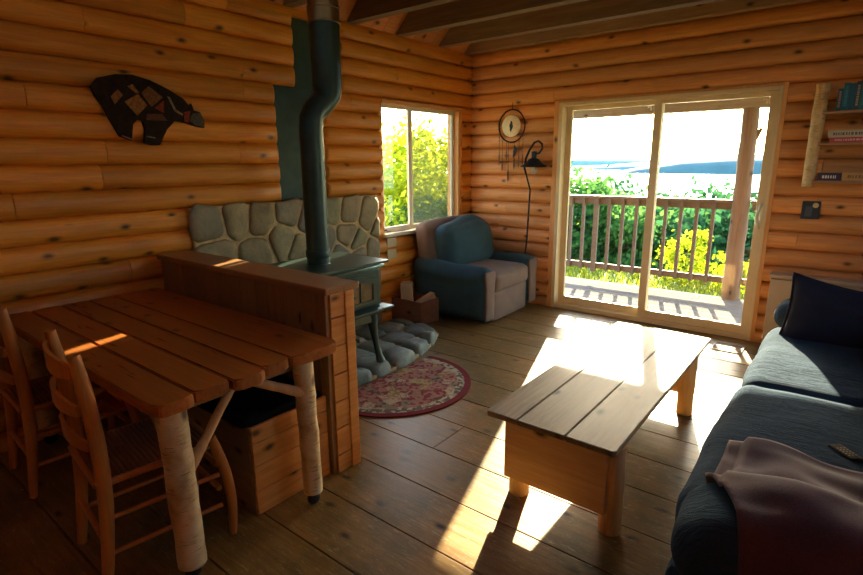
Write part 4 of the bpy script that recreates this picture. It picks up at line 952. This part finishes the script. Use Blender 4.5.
def make_tree(name, lab, loc, seed, h, rad, nleaf, ls, lm, low=.25, grp='trees beyond the porch'):
    t = thing(name, lab, 'tree' if 'shrub' not in name else 'shrub', loc, 0, grp)
    bt, bl = tree_mesh(seed, h, rad, nleaf, ls, 0, lm, low)
    finish('trunk', bt, M['bark'], t, 60); finish('foliage', bl, LEAF[lm], t); return t
def at(x, y, dz=0): return (x, y, ground(x, y) + dz)
TREES = [
 # x, y, top z, radius, leaves, leafsize, mat
 (-4.6, 15.0, .45, 2.0, 5200, .11, 0, 'dark green tree at the left edge of the door view'),
 (-3.0, 14.6, 1.20, 1.5, 5200, .09, 1, 'green tree whose rounded top rises above the railing behind the left door pane'),
 (-2.0, 16.5, .2, 2.0, 5200, .11, 0, 'dark green tree right of the rounded tree behind the left door pane'),
 (-0.7, 14.5, .15, 1.7, 5200, .10, 1, 'mid green tree behind the door meeting stiles'),
 (0.5, 15.5, .1, 2.0, 5600, .11, 0, 'dark green tree behind the middle of the right door pane'),
 (1.9, 16.0, .15, 2.0, 5200, .11, 0, 'dark green tree just left of the log post'),
 (3.1, 14.8, 1.55, 1.3, 4200, .09, 1, 'thin green tree top rising right of the log post'),
 (4.3, 17.0, .3, 2.2, 5200, .12, 0, 'dark green tree at the right edge of the door view'),
 (1.2, 19.0, -.2, 2.4, 5200, .13, 1, 'tree farther downhill behind the right door pane'),
 (-4.0, 20.0, -.1, 2.6, 5200, .13, 1, 'tree farther downhill behind the left door pane'),
]
for i, (x, y, zt, rad, nl, ls, lm, lab) in enumerate(TREES):
    g0 = ground(x, y); make_tree('tree', lab, (x, y, g0), 30 + i, zt - g0, rad, nl, ls, lm, .15)
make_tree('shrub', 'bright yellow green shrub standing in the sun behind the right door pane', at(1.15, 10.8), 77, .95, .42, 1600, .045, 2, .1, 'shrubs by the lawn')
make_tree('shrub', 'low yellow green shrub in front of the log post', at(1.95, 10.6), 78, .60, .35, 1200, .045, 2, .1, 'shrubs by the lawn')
# trees outside the left window
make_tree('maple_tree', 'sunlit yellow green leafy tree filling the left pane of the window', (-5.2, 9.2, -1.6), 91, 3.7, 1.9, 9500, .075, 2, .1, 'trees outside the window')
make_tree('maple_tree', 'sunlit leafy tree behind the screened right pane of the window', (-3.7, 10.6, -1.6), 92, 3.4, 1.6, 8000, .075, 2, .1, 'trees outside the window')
make_tree('maple_tree', 'green tree lower down between the two sunlit trees outside the window', (-5.4, 11.8, -2.0), 93, 3.3, 2.3, 8000, .09, 1, .05, 'trees outside the window')
make_tree('shrub', 'dense green bush low outside the window', (-3.4, 7.6, -1.4), 94, 2.05, 1.1, 5500, .06, 1, .05, 'bushes outside the window')
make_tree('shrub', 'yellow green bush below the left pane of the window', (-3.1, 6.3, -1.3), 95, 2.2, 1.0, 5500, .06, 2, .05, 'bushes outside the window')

# ------------------------------------------------------------------ light
to_sun = Vector((-.315, 1, .365)).normalized()
sd = bpy.data.lights.new('sun', 'SUN'); sun = bpy.data.objects.new('sun', sd); C.objects.link(sun)
sd.energy = 14.0; sd.angle = math.radians(.6); sd.color = (1.0, .84, .56)
sun.rotation_euler = to_sun.to_track_quat('Z', 'Y').to_euler(); sun.location = (-3, 9, 6)
w = bpy.data.worlds.new('world'); bpy.context.scene.world = w; w.use_nodes = True; nt = w.node_tree
bg = nt.nodes['Background']; sk = nt.nodes.new('ShaderNodeTexSky'); sk.sky_type = 'NISHITA'; sk.sun_disc = False
sk.sun_elevation = math.asin(to_sun.z); sk.sun_rotation = math.atan2(to_sun.x, to_sun.y); sk.altitude = 200; sk.dust_density = 1.2; sk.air_density = 1.2
nt.links.new(sk.outputs[0], bg.inputs[0]); bg.inputs[1].default_value = .5
sc = bpy.context.scene
sc.view_settings.view_transform = 'Standard'; sc.view_settings.look = 'None'; sc.view_settings.gamma = 1; sc.view_settings.use_curve_mapping = False
sc.view_settings.exposure = 2.0
sc.cycles.max_bounces = 10; sc.cycles.diffuse_bounces = 6; sc.cycles.glossy_bounces = 4; sc.cycles.transparent_max_bounces = 16; sc.cycles.transmission_bounces = 4
sc.cycles.use_denoising = True; sc.cycles.sample_clamp_indirect = 8; sc.cycles.caustics_reflective = False; sc.cycles.caustics_refractive = False
